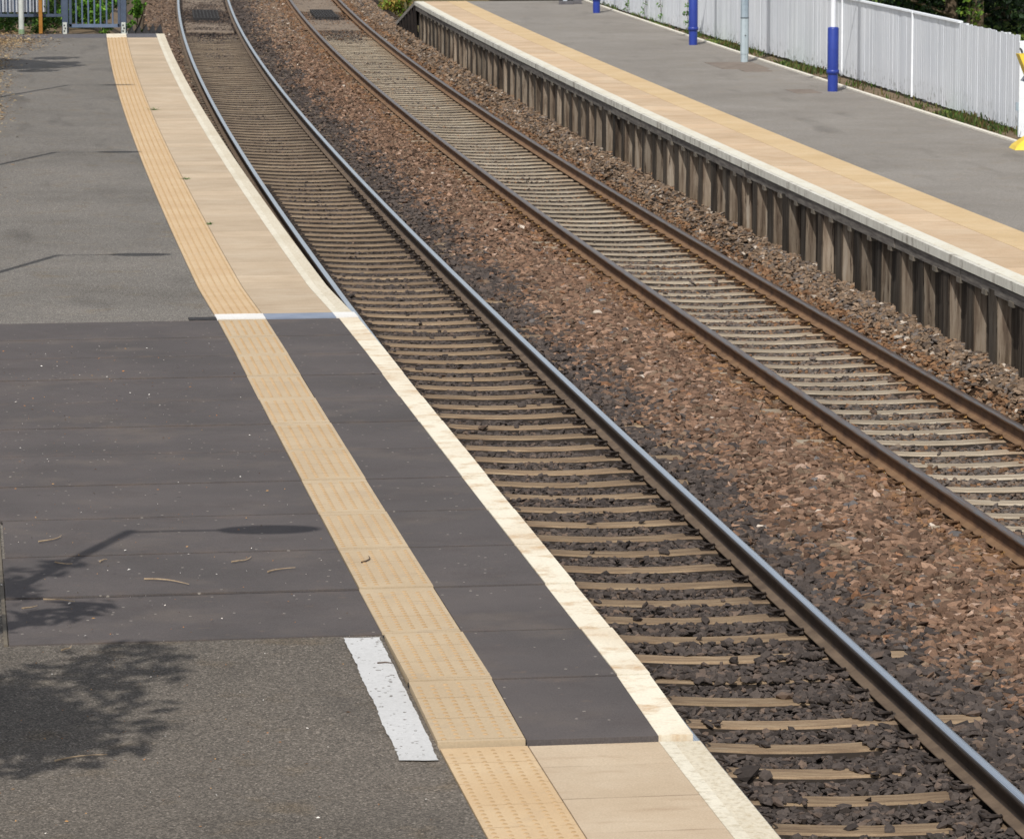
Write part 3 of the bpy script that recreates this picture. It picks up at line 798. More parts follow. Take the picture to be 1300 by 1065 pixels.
grate(CT, ZF, SLF, 100.4, 104.8, 'dark chequered grate lying between the rusty far rails', .30)

# ------------------------------------------------------------------ near platform
NEND = 71.2
sP = np.concatenate([np.arange(-10, 4.6, .4), np.arange(4.6, 26, .35), np.arange(26, NEND, 1.0), [NEND]])
lA = np.array([-6.5, -5.6, -4.8, -4.0, -3.3, -2.66])
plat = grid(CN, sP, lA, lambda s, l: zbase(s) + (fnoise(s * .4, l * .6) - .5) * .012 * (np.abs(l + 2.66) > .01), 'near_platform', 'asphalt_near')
struct(plat)
def strip(name, s0, s1, l0, l1, top, mat, parent, th=.03, step=.4, dz=0.0):
    n = max(2, int((s1 - s0) / step) + 1); ss_ = np.linspace(s0, s1, n)
    mb = MB(); mb.sweep(CN, ss_, [(l0, -th), (l0, 0), (l1, 0), (l1, -th)], closed=True, caps=True, zfun=lambda s: top(s) + dz)
    for i, (s_, ) in enumerate([(x_,) for x_ in ss_ for _ in range(4)]): mb.uv[i] = (s_, [l0, l0, l1, l1][i % 4])
    return mb.build(name, mat, parent)
zold = lambda s: float(zbase(s))
for (a_, b_) in ((-10, 4.70), (21.33, NEND)):
    strip('tactile_paving', a_, b_, -2.655, -2.245, zold, 'tactile_old', plat, dz=.003)
    strip('edge_slabs', a_, b_, -2.238, -1.622, zold, 'edge_slab_near', plat, th=.11, dz=.001)
    strip('white_line', a_, b_, -1.6205, -1.553, zold, 'white_edge_old', plat, th=.11, dz=.002)
    strip('rough_edge', a_, b_, -1.552, -1.445 if a_ > 0 else -1.425, zold, 'white_edge_old_rough', plat, th=.11)
# bedding under everything, and the wall towards the track
mb = MB(); mb.sweep(CN, sP, [(-2.67, -.05), (-2.67, -.16), (-1.60, -.16), (-1.60, -.112)], zfun=zold)
mb.sweep(CN, sP, [(-1.60, -.112), (-1.60, -1.3)], zfun=zold)
mb.build('platform_wall', 'brick', plat)
mb = MB(); mb.sweep(CN, [NEND, NEND + .05], [(-6.5, -1.3), (-6.5, -.02), (-1.5, -.02), (-1.5, -1.3)], closed=True, caps=True, zfun=zold); mb.build('end_wall', 'brick', plat)
def blisters(name, s0, s1, l0, l1, top, mat, parent, r, h, pitch=.0667, seed=0, skip=0.0):
    """rows of low domes, as on a platform's warning paving"""
    rr = np.random.default_rng(seed)
    rows = 6; ls = np.linspace(l0 + .035, l1 - .035, rows); ns = int((s1 - s0) / pitch)
    P = [(s0 + (i + .5 + (.33 * j) % 1) * pitch, l) for i in range(ns - 1) for j, l in enumerate(ls)]
    P = np.array([p for p in P if rr.random() > skip])
    n = len(P); x, y, t = CN.at(P[:, 0], P[:, 1]); z = np.array([top(s) for s in P[:, 0]])
    k = 8; a = np.arange(k) / k * 2 * np.pi
    ring0 = np.stack([np.cos(a) * r, np.sin(a) * r, np.zeros(k)], -1); ring1 = np.stack([np.cos(a) * r * .62, np.sin(a) * r * .62, np.full(k, h)], -1)
    D = np.concatenate([ring0, ring1]); F = [(i, (i + 1) % k, k + (i + 1) % k, k + i) for i in range(k)] + [(k, k + 1, k + 2, k + 3), (k, k + 3, k + 4, k + 7), (k + 4, k + 5, k + 6, k + 7)]
    V = D[None] + np.stack([x, y, z], -1)[:, None]
    F = np.array(F)[None] + (np.arange(n) * 2 * k)[:, None, None]
    return np_mesh(name, V.reshape(-1, 3), F.reshape(-1, 4), None, mat, parent)
def zt(s): return float(zbase(s)) + .0028
blisters('blisters', 21.35, NEND - 1.2, -2.655, -2.245, zt, 'blister', plat, .013, .0032, .0667, 5)
blisters('blisters', 1.0, 4.69, -2.655, -2.245, zt, 'blister', plat, .014, .0035, .0667, 6)
# end strip by the gate
strip('end_strip', NEND - 1.55, NEND - .02, -5.6, -2.66, zold, 'guard_grey', plat, th=.02, dz=.006)
strip('end_strip', NEND - 1.55, NEND - .02, -2.238, -1.622, zold, 'guard_grey', plat, th=.02, dz=.006)
strip('painted_end', NEND - 1.5, NEND - .02, -2.655, -2.245, zold, 'white_edge_new', plat, th=.02, dz=.007)

# ------------------------------------------------------------------ raised section (hump)
hump = empty('platform_hump', CN.pt(12, -3, .93)); tag(hump, 'raised dark grey platform section with buff blister strip and cream edge', 'ramp')
HI = Matrix.Translation(-Vector(hump.location))
def hchild(o, p=hump):
    o.parent = p; o.matrix_parent_inverse = HI if p is hump else Matrix.Identity(4)
    return o
ztop = lambda s: float(zn(s))
edges = [4.75, 5.95] + [7.15 + 1.25 * i for i in range(12)]
rr = random.Random(4)
for i, (a_, b_) in enumerate(zip(edges[:-1], edges[1:])):
    g0, g1 = .008 + .014 * rr.random(), .008 + .014 * rr.random()
    a2, b2 = a_ + g0, b_ - g1; j = rr.uniform(-.0025, .0025); jl = rr.uniform(-.004, .004)
    mb = MB()
    n = 4; ss_ = np.linspace(a2, b2, n)
    left = -4.6 + rr.uniform(-.01, .01)
    spans = [(-2.238, -1.612)] + ([(left, -2.66)] if a_ > 7.1 else [])
    for (l0, l1) in spans:
        st = len(mb.v)
        mb.sweep(CN, ss_, [(l0, -.06), (l0, 0), (l1, 0), (l1, -.06)], closed=True, caps=True, zfun=lambda s: ztop(s) + j - (.003 if l0 < -4 and a_ < 7.2 else 0))
        for q in range(n * 4): mb.uv[st + q] = (float(ss_[q // 4]), [l0, l0, l1, l1][q % 4])
    p = hchild(mb.build('deck_panel', 'deck'))
    pt = strip('tactile_strip', a2, b2, -2.656 + jl, -2.242 + jl, ztop, 'tactile_new', None, th=.05, dz=.004 + j)
    pt.parent = p
    bl = blisters('blisters', a2 + .02, b2 - .005, -2.656 + jl, -2.242 + jl, lambda s: ztop(s) + .0038 + j, 'blister', None, .0145, .0045, .0667, i)
    bl.parent = p; bl['kind'] = 'stuff'
    ed = strip('edge_strip', a2, b2, -1.6105 + jl, -1.445 + jl, ztop, 'white_edge_new', None, th=.09, dz=.003 + j)
    ed.parent = p
for o in plat.children:
    if o.name.startswith('blisters'): o['kind'] = 'stuff'
hchild(strip('threshold_plate', 20.905, 21.30, -2.236, -1.632, ztop, 'grey_plate', None, th=.03, dz=.006))
hchild(strip('threshold_strip', 20.93, 21.31, -2.66, -2.240, ztop, 'white_plate', None, th=.03, dz=.007))
hchild(strip('threshold_strip', 20.905, 21.31, -1.631, -1.44, ztop, 'white_plate', None, th=.09, dz=.007))
hchild(strip('threshold_cover', 20.93, 21.12, -2.90, -2.663, ztop, 'black_rubber', None, th=.03, dz=.004))
hchild(strip('side_trim', 7.16, 20.9, -4.632, -4.612, ztop, 'trim_dusty', None, th=.06, dz=-.002))
for s0 in edges[1:-1]:
    mb = MB(); l_in = -4.6 if s0 > 7.2 else -2.66
    mb.sweep(CN, [s0 - .035, s0 + .035], [(l_in, -.03), (l_in, -.009), (-1.46, -.009), (-1.46, -.03)], closed=True, caps=True, zfun=ztop)
    hchild(mb.build('joint_sealant', 'sealant'))
# undercut so the panels rest on something
mb = MB(); mb.sweep(CN, np.linspace(4.78, 21.2, 40), [(-2.23, -.055), (-1.5, -.055), (-1.5, -.3), (-2.23, -.3)], closed=True, caps=True, zfun=ztop)
hchild(mb.build('hump_frame', 'black_rubber'))

# painted marking on the asphalt beside the strip
rr2 = random.Random(9)
def jag(s0, s1, l0, l1):
    pts = []
    for s in np.linspace(s0, s1, 40): pts.append((s, l1 + rr2.uniform(-.004, .004)))
    for l in np.linspace(l1, l0, 10): pts.append((s1 + rr2.uniform(-.01, .012), l))
    for s in np.linspace(s1, s0, 60): pts.append((s, l0 + rr2.uniform(-.008, .008) + .012 * math.sin(s * 9)))
    for l in np.linspace(l0, l1, 10): pts.append((s0 + rr2.uniform(-.012, .03), l))
    return pts
pts = jag(4.45, 7.10, -2.868, -2.682)
# triangulate as strip rows for safety: left/right borders by s
mb = MB(); rows = 60; ss_ = np.linspace(4.47, 7.09, rows); vs = []; uv = []
for s in ss_:
    wl = -2.868 + rr2.uniform(-.004, .004) + .003 * math.sin(s * 7); wr = -2.684 + rr2.uniform(-.003, .003) - .01 * sstep(s, 4.9, 4.45)
    for q in range(4):
        l = wl + (wr - wl) * q / 3; x, y, t = CN.at(s + (rr2.uniform(-.012, .012) if s in (ss_[0], ss_[-1]) else 0), l)
        vs.append((float(x), float(y), float(zbase(s)) + .0085)); uv.append((s, l))
mb.add(vs, [(i * 4 + q, i * 4 + q + 1, i * 4 + q + 5, i * 4 + q + 4) for i in range(rows - 1) for q in range(3)], 0, uv)
mk = mb.build('painted_marking', 'white_mark', None, recalc=False); struct(mk)

# ------------------------------------------------------------------ far platform
sQ = np.concatenate([np.arange(-10, 20, 1.5), np.arange(20, 85.8, .8), [85.8]])
fp = grid(CF, sQ, np.array([2.745, 3.4, 4.2, 5.0, 5.66]), lambda s, l: ZP + (fnoise(s * .35, l * .5) - .5) * .012 * ((l > 2.8) & (l < 5.6)), 'far_platform', 'asphalt_far')
struct(fp)
def fstrip(name, l0, l1, z0, z1, mat, s0=-10, s1=85.8, parent=fp, curve=CF, wob=0):
    n = int((s1 - s0) / .8) + 2; ss_ = np.linspace(s0, s1, n)
    mb = MB(); mb.sweep(curve, ss_, [(l0, z0), (l0, z1), (l1, z1), (l1, z0)], closed=True, caps=True)
    for i in range(n * 4): mb.uv[i] = (float(ss_[i // 4]), [l0, l0, l1, l1][i % 4])
    return mb.build(name, mat, parent)
fstrip('warning_band', 2.272, 2.744, ZP - .05, ZP + .002, 'tactile_far')
fstrip('coping_slabs', 1.692, 2.270, ZP - .09, ZP, 'edge_slab_far')
fstrip('white_line', 1.52, 1.690, ZP - .09, ZP + .002, 'white_edge_far')
fstrip('coping_nose', 1.465, 1.519, ZP - .092, ZP - .001, 'coping_face')
fstrip('kerb', 5.662, 5.735, ZP - .12, ZP + .022, 'kerb_white')
# end ramp
mb = MB(); e0, e1 = 85.82, 93.8
rows = np.linspace(e0, e1, 6)
mb.sweep(CF, rows, [(1.465, -.09), (1.465, 0), (5.66, 0), (5.66, -.6)], zfun=lambda s: ZP - (s - e0) / (e1 - e0) * .98)
mb.build('end_ramp', 'asphalt_far', fp)
mb = MB()
for r0 in np.arange(e0, e1 - .3, 1.0):
    mb.sweep(CF, [r0, r0 + .12], [(1.50, -.1), (1.44, -.1), (1.50, -1.2), (1.56, -1.2)], closed=True, caps=True, zfun=lambda s: ZP - (s - e0) / (e1 - e0) * .98)
mb.sweep(CF, rows, [(1.50, -.09), (1.62, -1.6)], zfun=lambda s: ZP - (s - e0) / (e1 - e0) * .98)
mb.build('ramp_side', 'board_dark', fp)
# inspection covers by the lamp bases
def flatpatch(name, s0, s1, l0, l1, mat, z=.006):
    mb = MB(); ss_ = np.linspace(s0, s1, 5); mb.sweep(CF, ss_, [(l0, -.02), (l0, z), (l1, z), (l1, -.02)], closed=True, caps=True, zfun=lambda s: ZP)
    return mb.build(name, mat, fp)
flatpatch('cover_plate', 57.2, 59.2, 4.55, 5.4, 'manhole'); flatpatch('cover_plate', 56.4, 57.0, 4.8, 5.3, 'manhole'); flatpatch('cover_plate', 50.5, 51.5, 4.62, 5.05, 'manhole')

# retaining wall of sheet piles
wall = empty('retaining_wall', CF.pt(55, 1.6, 0)); tag(wall, 'weathered sheet pile wall holding up the far platform above the stones', 'wall')
WI = Matrix.Translation(-Vector(wall.location))
PER = 1.04
def pile_mesh(seed):
    r = random.Random(seed)
    # plan outline along local y (track direction), x away from the track; web on the near end faces back down the line
    w0 = r.uniform(-.05, .05); w1 = r.uniform(-.04, .05); dp = r.uniform(-.004, .018)
    pl = [(.118, -.52), (.116, -.19 + w0), (.012 + dp, -.09 + w0), (dp, -.07 + w0), (dp - .004, .06), (dp, .18 + w1), (.014 + dp, .205 + w1), (.118, .28 + w1), (.118, .52)]
    zs = [-.85, -.45, -.1, .2, .43]
    mb = MB(); vs = []
    for z in zs:
        for x, y in pl: vs.append((x + r.uniform(-.005, .005), y + (r.uniform(-.006, .006) if abs(y) < .5 else 0), z))
    k = len(pl); mb.add(vs, [(i * k + j, i * k + j + 1, (i + 1) * k + j + 1, (i + 1) * k + j) for i in range(len(zs) - 1) for j in range(k - 1)])
    mb.mi = [0 if j == 1 else 1 for i in range(len(zs) - 1) for j in range(k - 1)]  # sunward web takes the lit copy, all other faces the painted-shade copy
    return mb.mesh('sheet_pile', ['pile', 'pile_shaded'])
PM = [pile_mesh(i) for i in range(11)]
s_ = 1.52; i = 0
while s_ < 85.6:
    x, y, t = CF.at(s_, 1.497)
    o = bpy.data.objects.new('sheet_pile', PM[(i * 5 + i // 11) % 11]); col.objects.link(o); o.parent = wall; o.matrix_parent_inverse = WI
    o.location = (float(x), float(y), .27 + random.uniform(-.012, .012)); o.rotation_euler = (random.uniform(-.012, .012), random.uniform(-.012, .022), -float(t) + random.uniform(-.05, .05))
    s_ += PER; i += 1
def wchild(o): o.parent = wall; o.matrix_parent_inverse = WI; return o
mbp = MB(); s0 = 2.2; kk = 0
while s0 < 85.5:
    L_b = 2.95; dzb = random.uniform(-.008, .008); dl = random.uniform(-.004, .012)
    mb = MB(); e_ = min(s0 + L_b - .03, 85.7); ss_ = np.linspace(s0, e_, 4)
    mb.sweep(CF, ss_, [(1.482 + dl, .672 + dzb), (1.479 + dl, .775 + dzb), (1.70, .775 + dzb), (1.70, .665 + dzb)], closed=True, caps=True)
    wchild(mb.build('ledger_beam', 'beam')); s0 += L_b; kk += 1
mb = MB()
for s0 in np.arange(1.82, 85, PER):
    x, y, t = CF.at(s0 + .1, 1.53); mb.box((float(x), float(y), .655), (.11, .16, .05), 0, Matrix.Rotation(-float(t), 3, 'Z'))
wchild(mb.build('packers', 'packer'))
mb = MB(); mb.sweep(CF, np.arange(1, 86, 1.0), [(1.62, .775), (1.62, .79), (1.9, .79)]); mb.sweep(CF, np.arange(1, 86, 1.0), [(1.76, -.9), (1.76, .79)]); wchild(mb.build('backing', 'board_dark'))

# ------------------------------------------------------------------ white fence
FS = [38, 41.85, 50, 56, 62, 67, 72.6, 82.5, 100]; FLt = [6.15, 6.15, 6.22, 6.2, 6.1, 6.06, 5.9, 5.78, 5.62]
flat = lambda s: float(np.interp(s, FS, FLt))
fence = empty('board_fence', CF.pt(60, flat(60), .88)); tag(fence, 'long white close boarded fence along the back of the far platform', 'fence')
FI = Matrix.Translation(-Vector(fence.location))
def fchild(o): o.parent = fence; o.matrix_parent_inverse = FI; return o
mb = MB(); s = 41.95; rf = random.Random(2)
while s < 97:
    x, y, t = CF.at(s, flat(s)); ts = math.atan2(-(flat(s + .5) - flat(s - .5)), 1.0)
    R = Matrix.Rotation(-float(t) + ts, 3, 'Z')
    z0 = .915 + rf.uniform(-.006, .014); z1 = 2.225 + (rf.uniform(-.012, .016) if s < 46 else 0)
    w, th = .116, .012; x0 = rf.uniform(-.003, .003)
    lo = [(-th / 2 + x0, -w / 2), (th / 2 + x0, -w / 2), (th / 2 + x0, w / 2), (-th / 2 + x0, w / 2)]
    vs = []; uv = []
    for z in (z0, z1):
        for a_, b_ in lo:
            v = R @ Vector((a_, b_, 0)); vs.append((v.x + float(x), v.y + float(y), z)); uv.append((s + .001 + b_ * .4 + .04, z - z0))
    mb.add(vs, [(0, 3, 2, 1), (4, 5, 6, 7), (0, 1, 5, 4), (1, 2, 6, 5), (2, 3, 7, 6), (3, 0, 4, 7)], 0, uv); s += .13
fchild(mb.build('boards', 'boards'))
for zc in (1.18, 1.95):
    mb = MB(); ss_ = np.arange(41.9, 97, 1.0); mb.sweep(CF, ss_, [(.03, zc - .05), (.03, zc + .05), (.08, zc + .05), (.08, zc - .05)], closed=True, caps=True)
    # shift sideways along the fence line
    k = 4; vs = []
    for i, s in enumerate(ss_):
        for l, z in ((.018, zc - .05), (.018, zc + .05), (.07, zc + .05), (.07, zc - .05)):
            x, y, t = CF.at(s, flat(s) + l); vs.append((float(x), float(y), z))
    mb.v = vs; fchild(mb.build('fence_rail', 'fence_post'))
ss_ = np.arange(45.7, 97, .8); mb = MB(); mb.sweep(CF, ss_, [(0, 0)] * 4, closed=True, caps=True); vs = []
for s in ss_:
    for l, z in ((-.035, 2.228), (-.03, 2.252), (.04, 2.256), (.045, 2.228)):
        x, y, t = CF.at(s, flat(s) + l); vs.append((float(x), float(y), z))
mb.v = vs; fchild(mb.build('capping', 'fence_post'))
for s in np.arange(43.2, 97, 2.7):
    x, y, t = CF.at(s, flat(s) + .12); mb = MB(); mb.box((float(x), float(y), 1.5), (.1, .1, 1.42), 0, Matrix.Rotation(-float(t), 3, 'Z')); fchild(mb.build('fence_post', 'fence_post'))
for s, w in ((54.6, .05), (49.0, .03)):
    x, y, t = CF.at(s, flat(s) - .03); mb = MB(); mb.box((float(x), float(y), 1.58), (.03, w, 1.34), 0, Matrix.Rotation(-float(t), 3, 'Z')); fchild(mb.build('cover_strip', 'fence_post'))

# gate post beside the end of the fence
gp = empty('gate_post', (7.045, 55.44, .88)); tag(gp, 'short white square post just right of the fence end', 'post')
mb = MB(); mb.frustum((0, 0, 0), (.104, .104), (.104, .104), 1.30); mb.frustum((0, 0, 1.30), (.104, .104), (.06, .06), .02); mb.build('post', 'fence_post', gp)
mb = MB(); mb.box((-.065, -.02, .42), (.05, .06, .11)); mb.box((-.05, -.02, .24), (.012, .05, .26)); mb.build('latch', 'galvanised', gp)
mb = MB(); mb.tube(catmull([(-.05, -.06, 1.22), (-.03, -.085, 1.2), (-.02, -.085, 1.14), (-.04, -.06, 1.10)], 4), .011, 6); mb.box((-.03, -.06, 1.06), (.05, .03, .035)); mb.build('hasp', 'reader_black', gp)

# yellow ticket validator
va = empty('ticket_validator', (6.93, 53.35, ZP), .06); tag(va, 'yellow pedestal reader with sloping hood and flared foot beside the white gate post', 'reader')
mb = MB(); mb.frustum((0, 0, 0), (.56, .46), (.50, .40), .05); mb.frustum((0, 0, .05), (.50, .40), (.20, .18), .12); mb.build('foot', 'yellow_plastic', va)
mb = MB(); mb.frustum((0, 0, .17), (.17, .15), (.15, .13), .78); mb.build('column', 'yellow_plastic', va)
mb = MB()
prof = [(-.20, .02, .98), (-.24, -.02, 1.27)]
mb.add([(-.09, -.14, .93), (.30, -.14, .93), (.30, .16, .93), (-.09, .16, .93), (-.225, -.12, 1.26), (.26, -.12, 1.26), (.26, .14, 1.26), (-.225, .14, 1.26)], [(0, 3, 2, 1), (4, 5, 6, 7), (0, 1, 5, 4), (1, 2, 6, 5), (2, 3, 7, 6), (3, 0, 4, 7)])
mb.build('hood', 'yellow_plastic', va)
mb = MB(); mb.add([(-.16, -.15, .90), (.28, -.15, .86), (.28, .13, .86), (-.16, .13, .90), (-.085, -.16, 1.0), (.28, -.16, .97), (.28, .12, .97), (-.085, .12, 1.0)], [(0, 3, 2, 1), (4, 5, 6, 7), (0, 1, 5, 4), (1, 2, 6, 5), (2, 3, 7, 6), (3, 0, 4, 7)]); mb.build('reader_panel', 'reader_grey', va)
mb = MB(); mb.box((-.125, -.165, .94), (.07, .012, .085), 0, Matrix.Rotation(.5, 3, 'Y')); mb.build('reader_bezel', 'reader_black', va)

# ------------------------------------------------------------------ lamp posts
def lamp_meshes():
    d = {}
    mb = MB(); mb.lathe((0, 0, 0), [(.083, 0), (.083, .275), (.083, .29)], 24); d['base'] = mb.mesh('base', 'blue', True)
    mb = MB(); mb.lathe((0, 0, 0), [(.084, .285), (.102, .29), (.102, .345), (.093, .352)], 24); d['collar'] = mb.mesh('collar', 'blue', True)
    mb = MB(); mb.lathe((0, 0, 0), [(.090, .35), (.090, 1.015), (.082, 1.035), (.045, 1.04)], 24); d['sleeve'] = mb.mesh('sleeve', 'blue', True)
    mb = MB(); mb.lathe((0, 0, 0), [(.045, 1.03), (.042, 4.38), (.03, 4.40)], 20); d['pole'] = mb.mesh('pole', 'white_pole', True)
    mb = MB(); mb.tube([(0, 0, 4.34), (.25, 0, 4.37), (.55, 0, 4.38)], [.022, .02, .018], 10); d['arm'] = mb.mesh('arm', 'white_pole', True)
    mb = MB(); mb.lathe((0, 0, 0), [(.03, .075), (.2, .06), (.3, .03), (.315, 0), (.29, -.03), (.1, -.05), (.01, -.055)][::-1], 24)
    mb.v = [(x * 1.0 + .83, y * .44, z + 4.38) for x, y, z in mb.v]; d['lantern'] = mb.mesh('lantern', 'white_pole', True)
    for k in ('base', 'collar', 'sleeve', 'pole', 'lantern'):
        me = d[k]; me.polygons.foreach_set('use_smooth', [len(p.vertices) == 4 for p in me.polygons])
    return d
LM = lamp_meshes()
def lamp(x, y, z, rz, label, group=None):
    e = empty('lamp_post', (x, y, z), rz); tag(e, label, 'lamp post', group)
    for k in ('base', 'collar', 'sleeve', 'pole', 'arm', 'lantern'):
        o = bpy.data.objects.new(k, LM[k]); col.objects.link(o); o.parent = e
for (x, y, lb) in ((5.2, 65.1, 'blue sleeved white lamp post with its blue top in view before the fence'),
                   (3.57, 79.17, 'blue sleeved lamp post left of the grey column'),
                   (1.96, 92.93, 'farthest blue lamp post, only its foot showing at the top')):
    s, l = CF.sl(x, y); t = float(np.interp(s, CF.s, CF.t)); lamp(x, y, ZP, math.pi - t, lb, 'blue lamp posts on the far platform')
# the same posts on the near platform, standing left of the picture; their shadows cross the asphalt
for (bx, by) in ((-2.3, 23.79), (-4.59, 40.32), (-6.07, 53.34), (-7.45, 67.45)):
    L_sh = 4.34 / math.tan(EL); bx -= L_sh * math.sin(AZ); by -= L_sh * math.cos(AZ)
    s, l = CN.sl(bx, by); t = float(np.interp(s, CN.s, CN.t)); lamp(bx, by, float(zbase(s)), -t * .4, 'blue sleeved lamp post standing left of the near platform asphalt', 'lamp posts of the near platform')

# grey column
gc = empty('steel_column', (4.24, 73.27, ZP)); tag(gc, 'galvanised grey steel column between two blue lamp posts', 'column')
mb = MB(); mb.lathe((0, 0, 0), [(.068, 0), (.068, .155)], 8); mb.build('base', 'galvanised_pale', gc)
mb = MB(); mb.lathe((0, 0, 0), [(.075, .15), (.075, .80)], 8); mb.build('lower_shaft', 'galvanised_pale', gc)
mb = MB(); mb.lathe((0, 0, 0), [(.073, .812), (.06, 5.6), (.02, 5.62)], 8); mb.build('upper_shaft', 'galvanised', gc)
mb = MB(); mb.lathe((0, 0, 0), [(.077, .798), (.077, .814)], 8); mb.build('seam_band', 'seam_dark', gc)
mb = MB(); mb.box((.01, -.073, .49), (.02, .012, .02)); mb.build('door_lock', 'seam_dark', gc)
# far cabinet foot at the top edge
cb_ = empty('platform_cabinet', (1.32, 97.6, ZP)); tag(cb_, 'pale cabinet on a grey plinth at the top edge beside the fence', 'cabinet')
mb = MB(); mb.box((0, 0, .04), (.34, .4, .08)); mb.build('plinth', 'guard_grey', cb_)
mb = MB(); mb.box((-.02, 0, .68), (.1, .12, 1.2)); mb.build('post', 'panel_pale', cb_)
mb = MB(); mb.box((.28, .3, .06), (.2, .5, .12)); mb.build('duct', 'guard_grey', cb_)

# ------------------------------------------------------------------ gate and railings at the near platform's end
GZ = .84
def bars_mb(x0, x1, n, y, z0, z1, r):
    mb = MB()
    for k in range(n):
        x = x0 + (x1 - x0) * k / max(1, n - 1); mb.lathe((x, y, z0), [(r, 0), (r, z1 - z0)], 8)
    return mb
gate = empty('palisade_gate', (-8.8, 84.9, GZ)); tag(gate, 'blue grey barred gate closing the near platform end in front of green bushes', 'gate')
def gchild(mb, n, m, sm=False): o = mb.build(n, m, gate, sm); o.matrix_parent_inverse = Matrix.Translation((8.8, -84.9, -GZ)); return o
for x, w in ((-9.40, .125), (-8.17, .115)):
    mb = MB(); mb.box((x, 84.9, GZ + .95), (w, .12, 1.9)); gchild(mb, 'gate_post', 'gate_paint')
mb = MB(); mb.box((-8.79, 84.9, GZ + .155), (1.06, .05, .07)); gchild(mb, 'bottom_rail', 'gate_paint_pale')
mb = MB(); mb.box((-8.79, 84.9, GZ + 1.7), (1.06, .05, .07)); gchild(mb, 'top_rail', 'gate_paint_pale')
for x in (-9.29, -8.265):
    mb = MB(); mb.box((x, 84.9, GZ + .93), (.055, .05, 1.6)); gchild(mb, 'stile', 'gate_paint')
mb = bars_mb(-9.17, -8.40, 7, 84.9, GZ + .19, GZ + 1.67, .018); gchild(mb, 'bars', 'gate_paint_pale')
for x in (-9.40, -8.165):
    mb = MB(); mb.box((x, 84.80, GZ + .11), (.085, .04, .24)); p = gchild(mb, 'base_plate', 'grey_concrete')
    mb = MB()
    for k in range(3): mb.box((x + (.01 if k % 2 else -.01), 84.777, GZ + .05 + .06 * k), (.03, .01, .03))
    q = mb.build('plate_holes', 'hole', p)
rl = empty('railing', (-10.2, 85.2, GZ)); tag(rl, 'blue grey railing left of the gate with pale boards behind it', 'railing')
def rchild(mb, n, m, sm=False): o = mb.build(n, m, rl, sm); o.matrix_parent_inverse = Matrix.Translation((10.2, -85.2, -GZ)); return o
mb = MB(); mb.box((-10.5, 85.2, GZ + .36), (2.1, .05, .06)); rchild(mb, 'bottom_rail', 'gate_paint')
mb = MB(); mb.box((-10.5, 85.2, GZ + 1.6), (2.1, .05, .06)); rchild(mb, 'top_rail', 'gate_paint')
rchild(bars_mb(-11.5, -9.5, 15, 85.2, GZ + .38, GZ + 1.6, .023), 'bars', 'gate_paint')
for k in range(3):
    mb = MB(); mb.box((-11.0 + .54 * k - .2, 85.42, GZ + .9), (.52, .03, .96)); rchild(mb, 'board', 'panel_pale')
mb = MB(); mb.box((-11.0, 85.38, GZ + .82), (1.7, .03, .02)); rchild(mb, 'board_joint', 'gate_paint')
op = MB(); op.frustum((0, 0, 0), (.075, .075), (.07, .07), 1.9); o = op.build('timber_post', 'ochre_post'); o.location = (-9.93, 85.0, GZ - .02); tag(o, 'ochre brown timber post standing before the railing', 'post')
lp = empty('pale_pole', (-10.26, 84.35, GZ)); tag(lp, 'pale grey pole at the top left with green algae round its foot', 'pole')
mb = MB(); mb.lathe((0, 0, 0), [(.056, .1), (.052, 4.2), (.02, 4.22)], 14); mb.build('shaft', 'grey_concrete', lp, True)
mb = MB(); mb.lathe((0, 0, 0), [(.066, -.02), (.066, .07), (.057, .11)], 14); mb.build('foot', 'algae', lp, True)
# anti-trespass ridges beyond the platform end
tg = empty('trespass_guard', CN.pt(72.3, -1.85, .82)); tag(tg, 'dark ridged trespass guard beyond the near platform end', 'guard')
for k in range(5):
    l0 = -2.20 + k * .15; mb = MB()
    mb.sweep(CN, [71.3, 73.2], [(l0, .80), (l0 + .105, .965), (l0 + .135, .80)], closed=True, caps=True)
    o = mb.build('ridge', 'black_rubber', tg); o.matrix_parent_inverse = Matrix.Translation(-Vector(tg.location))
mb = MB(); mb.sweep(CN, [71.27, 73.3], [(-2.28, .70), (-2.28, .80), (-1.46, .80), (-1.46, .70)], closed=True, caps=True)
o = mb.build('base_mat', 'grey_concrete', tg); o.matrix_parent_inverse = Matrix.Translation(-Vector(tg.location))

# ------------------------------------------------------------------ vegetation
def leaf_cloud(name, centers, radii, n, size, pal, parent, rnd, squash=1.0, flat_=.0):
    """small folded leaf faces clustered round clump centres"""
    C = np.asarray(centers, float); Rr = np.asarray(radii, float)
    w = Rr ** 2; idx = rnd.choice(len(C), n, p=w / w.sum())
    d = rnd.normal(size=(n, 3)); d /= np.linalg.norm(d, axis=1)[:, None]
    rad = Rr[idx] * (1 - .55 * rnd.random(n) ** 1.6)
    P = C[idx] + d * rad[:, None] * np.array([1, 1, squash])
    nrm = d * .6 + rnd.normal(size=(n, 3)) * .6 + np.array([0, 0, .5]); nrm /= np.linalg.norm(nrm, axis=1)[:, None]
    a = np.cross(nrm, rnd.normal(size=(n, 3))); a /= np.linalg.norm(a, axis=1)[:, None]; b = np.cross(nrm, a)
    sz = size * (.6 + .8 * rnd.random(n))
    V = np.stack([P - a * sz[:, None], P + b * sz[:, None] * .45 + nrm * sz[:, None] * .12, P + a * sz[:, None], P - b * sz[:, None] * .45 + nrm * sz[:, None] * .12], 1)
    pal = np.array([lin(p) for p in pal]); cl = pal[rnd.integers(0, len(pal), n)] * (.7 + .6 * rnd.random((n, 1)))
    tone = .65 + .7 * rnd.random(len(C)); cl = cl * tone[idx][:, None]
    F = np.arange(n * 4).reshape(n, 4)
    return np_mesh(name, V.reshape(-1, 3), F, np.repeat(cl, 4, 0), 'leaf', parent)
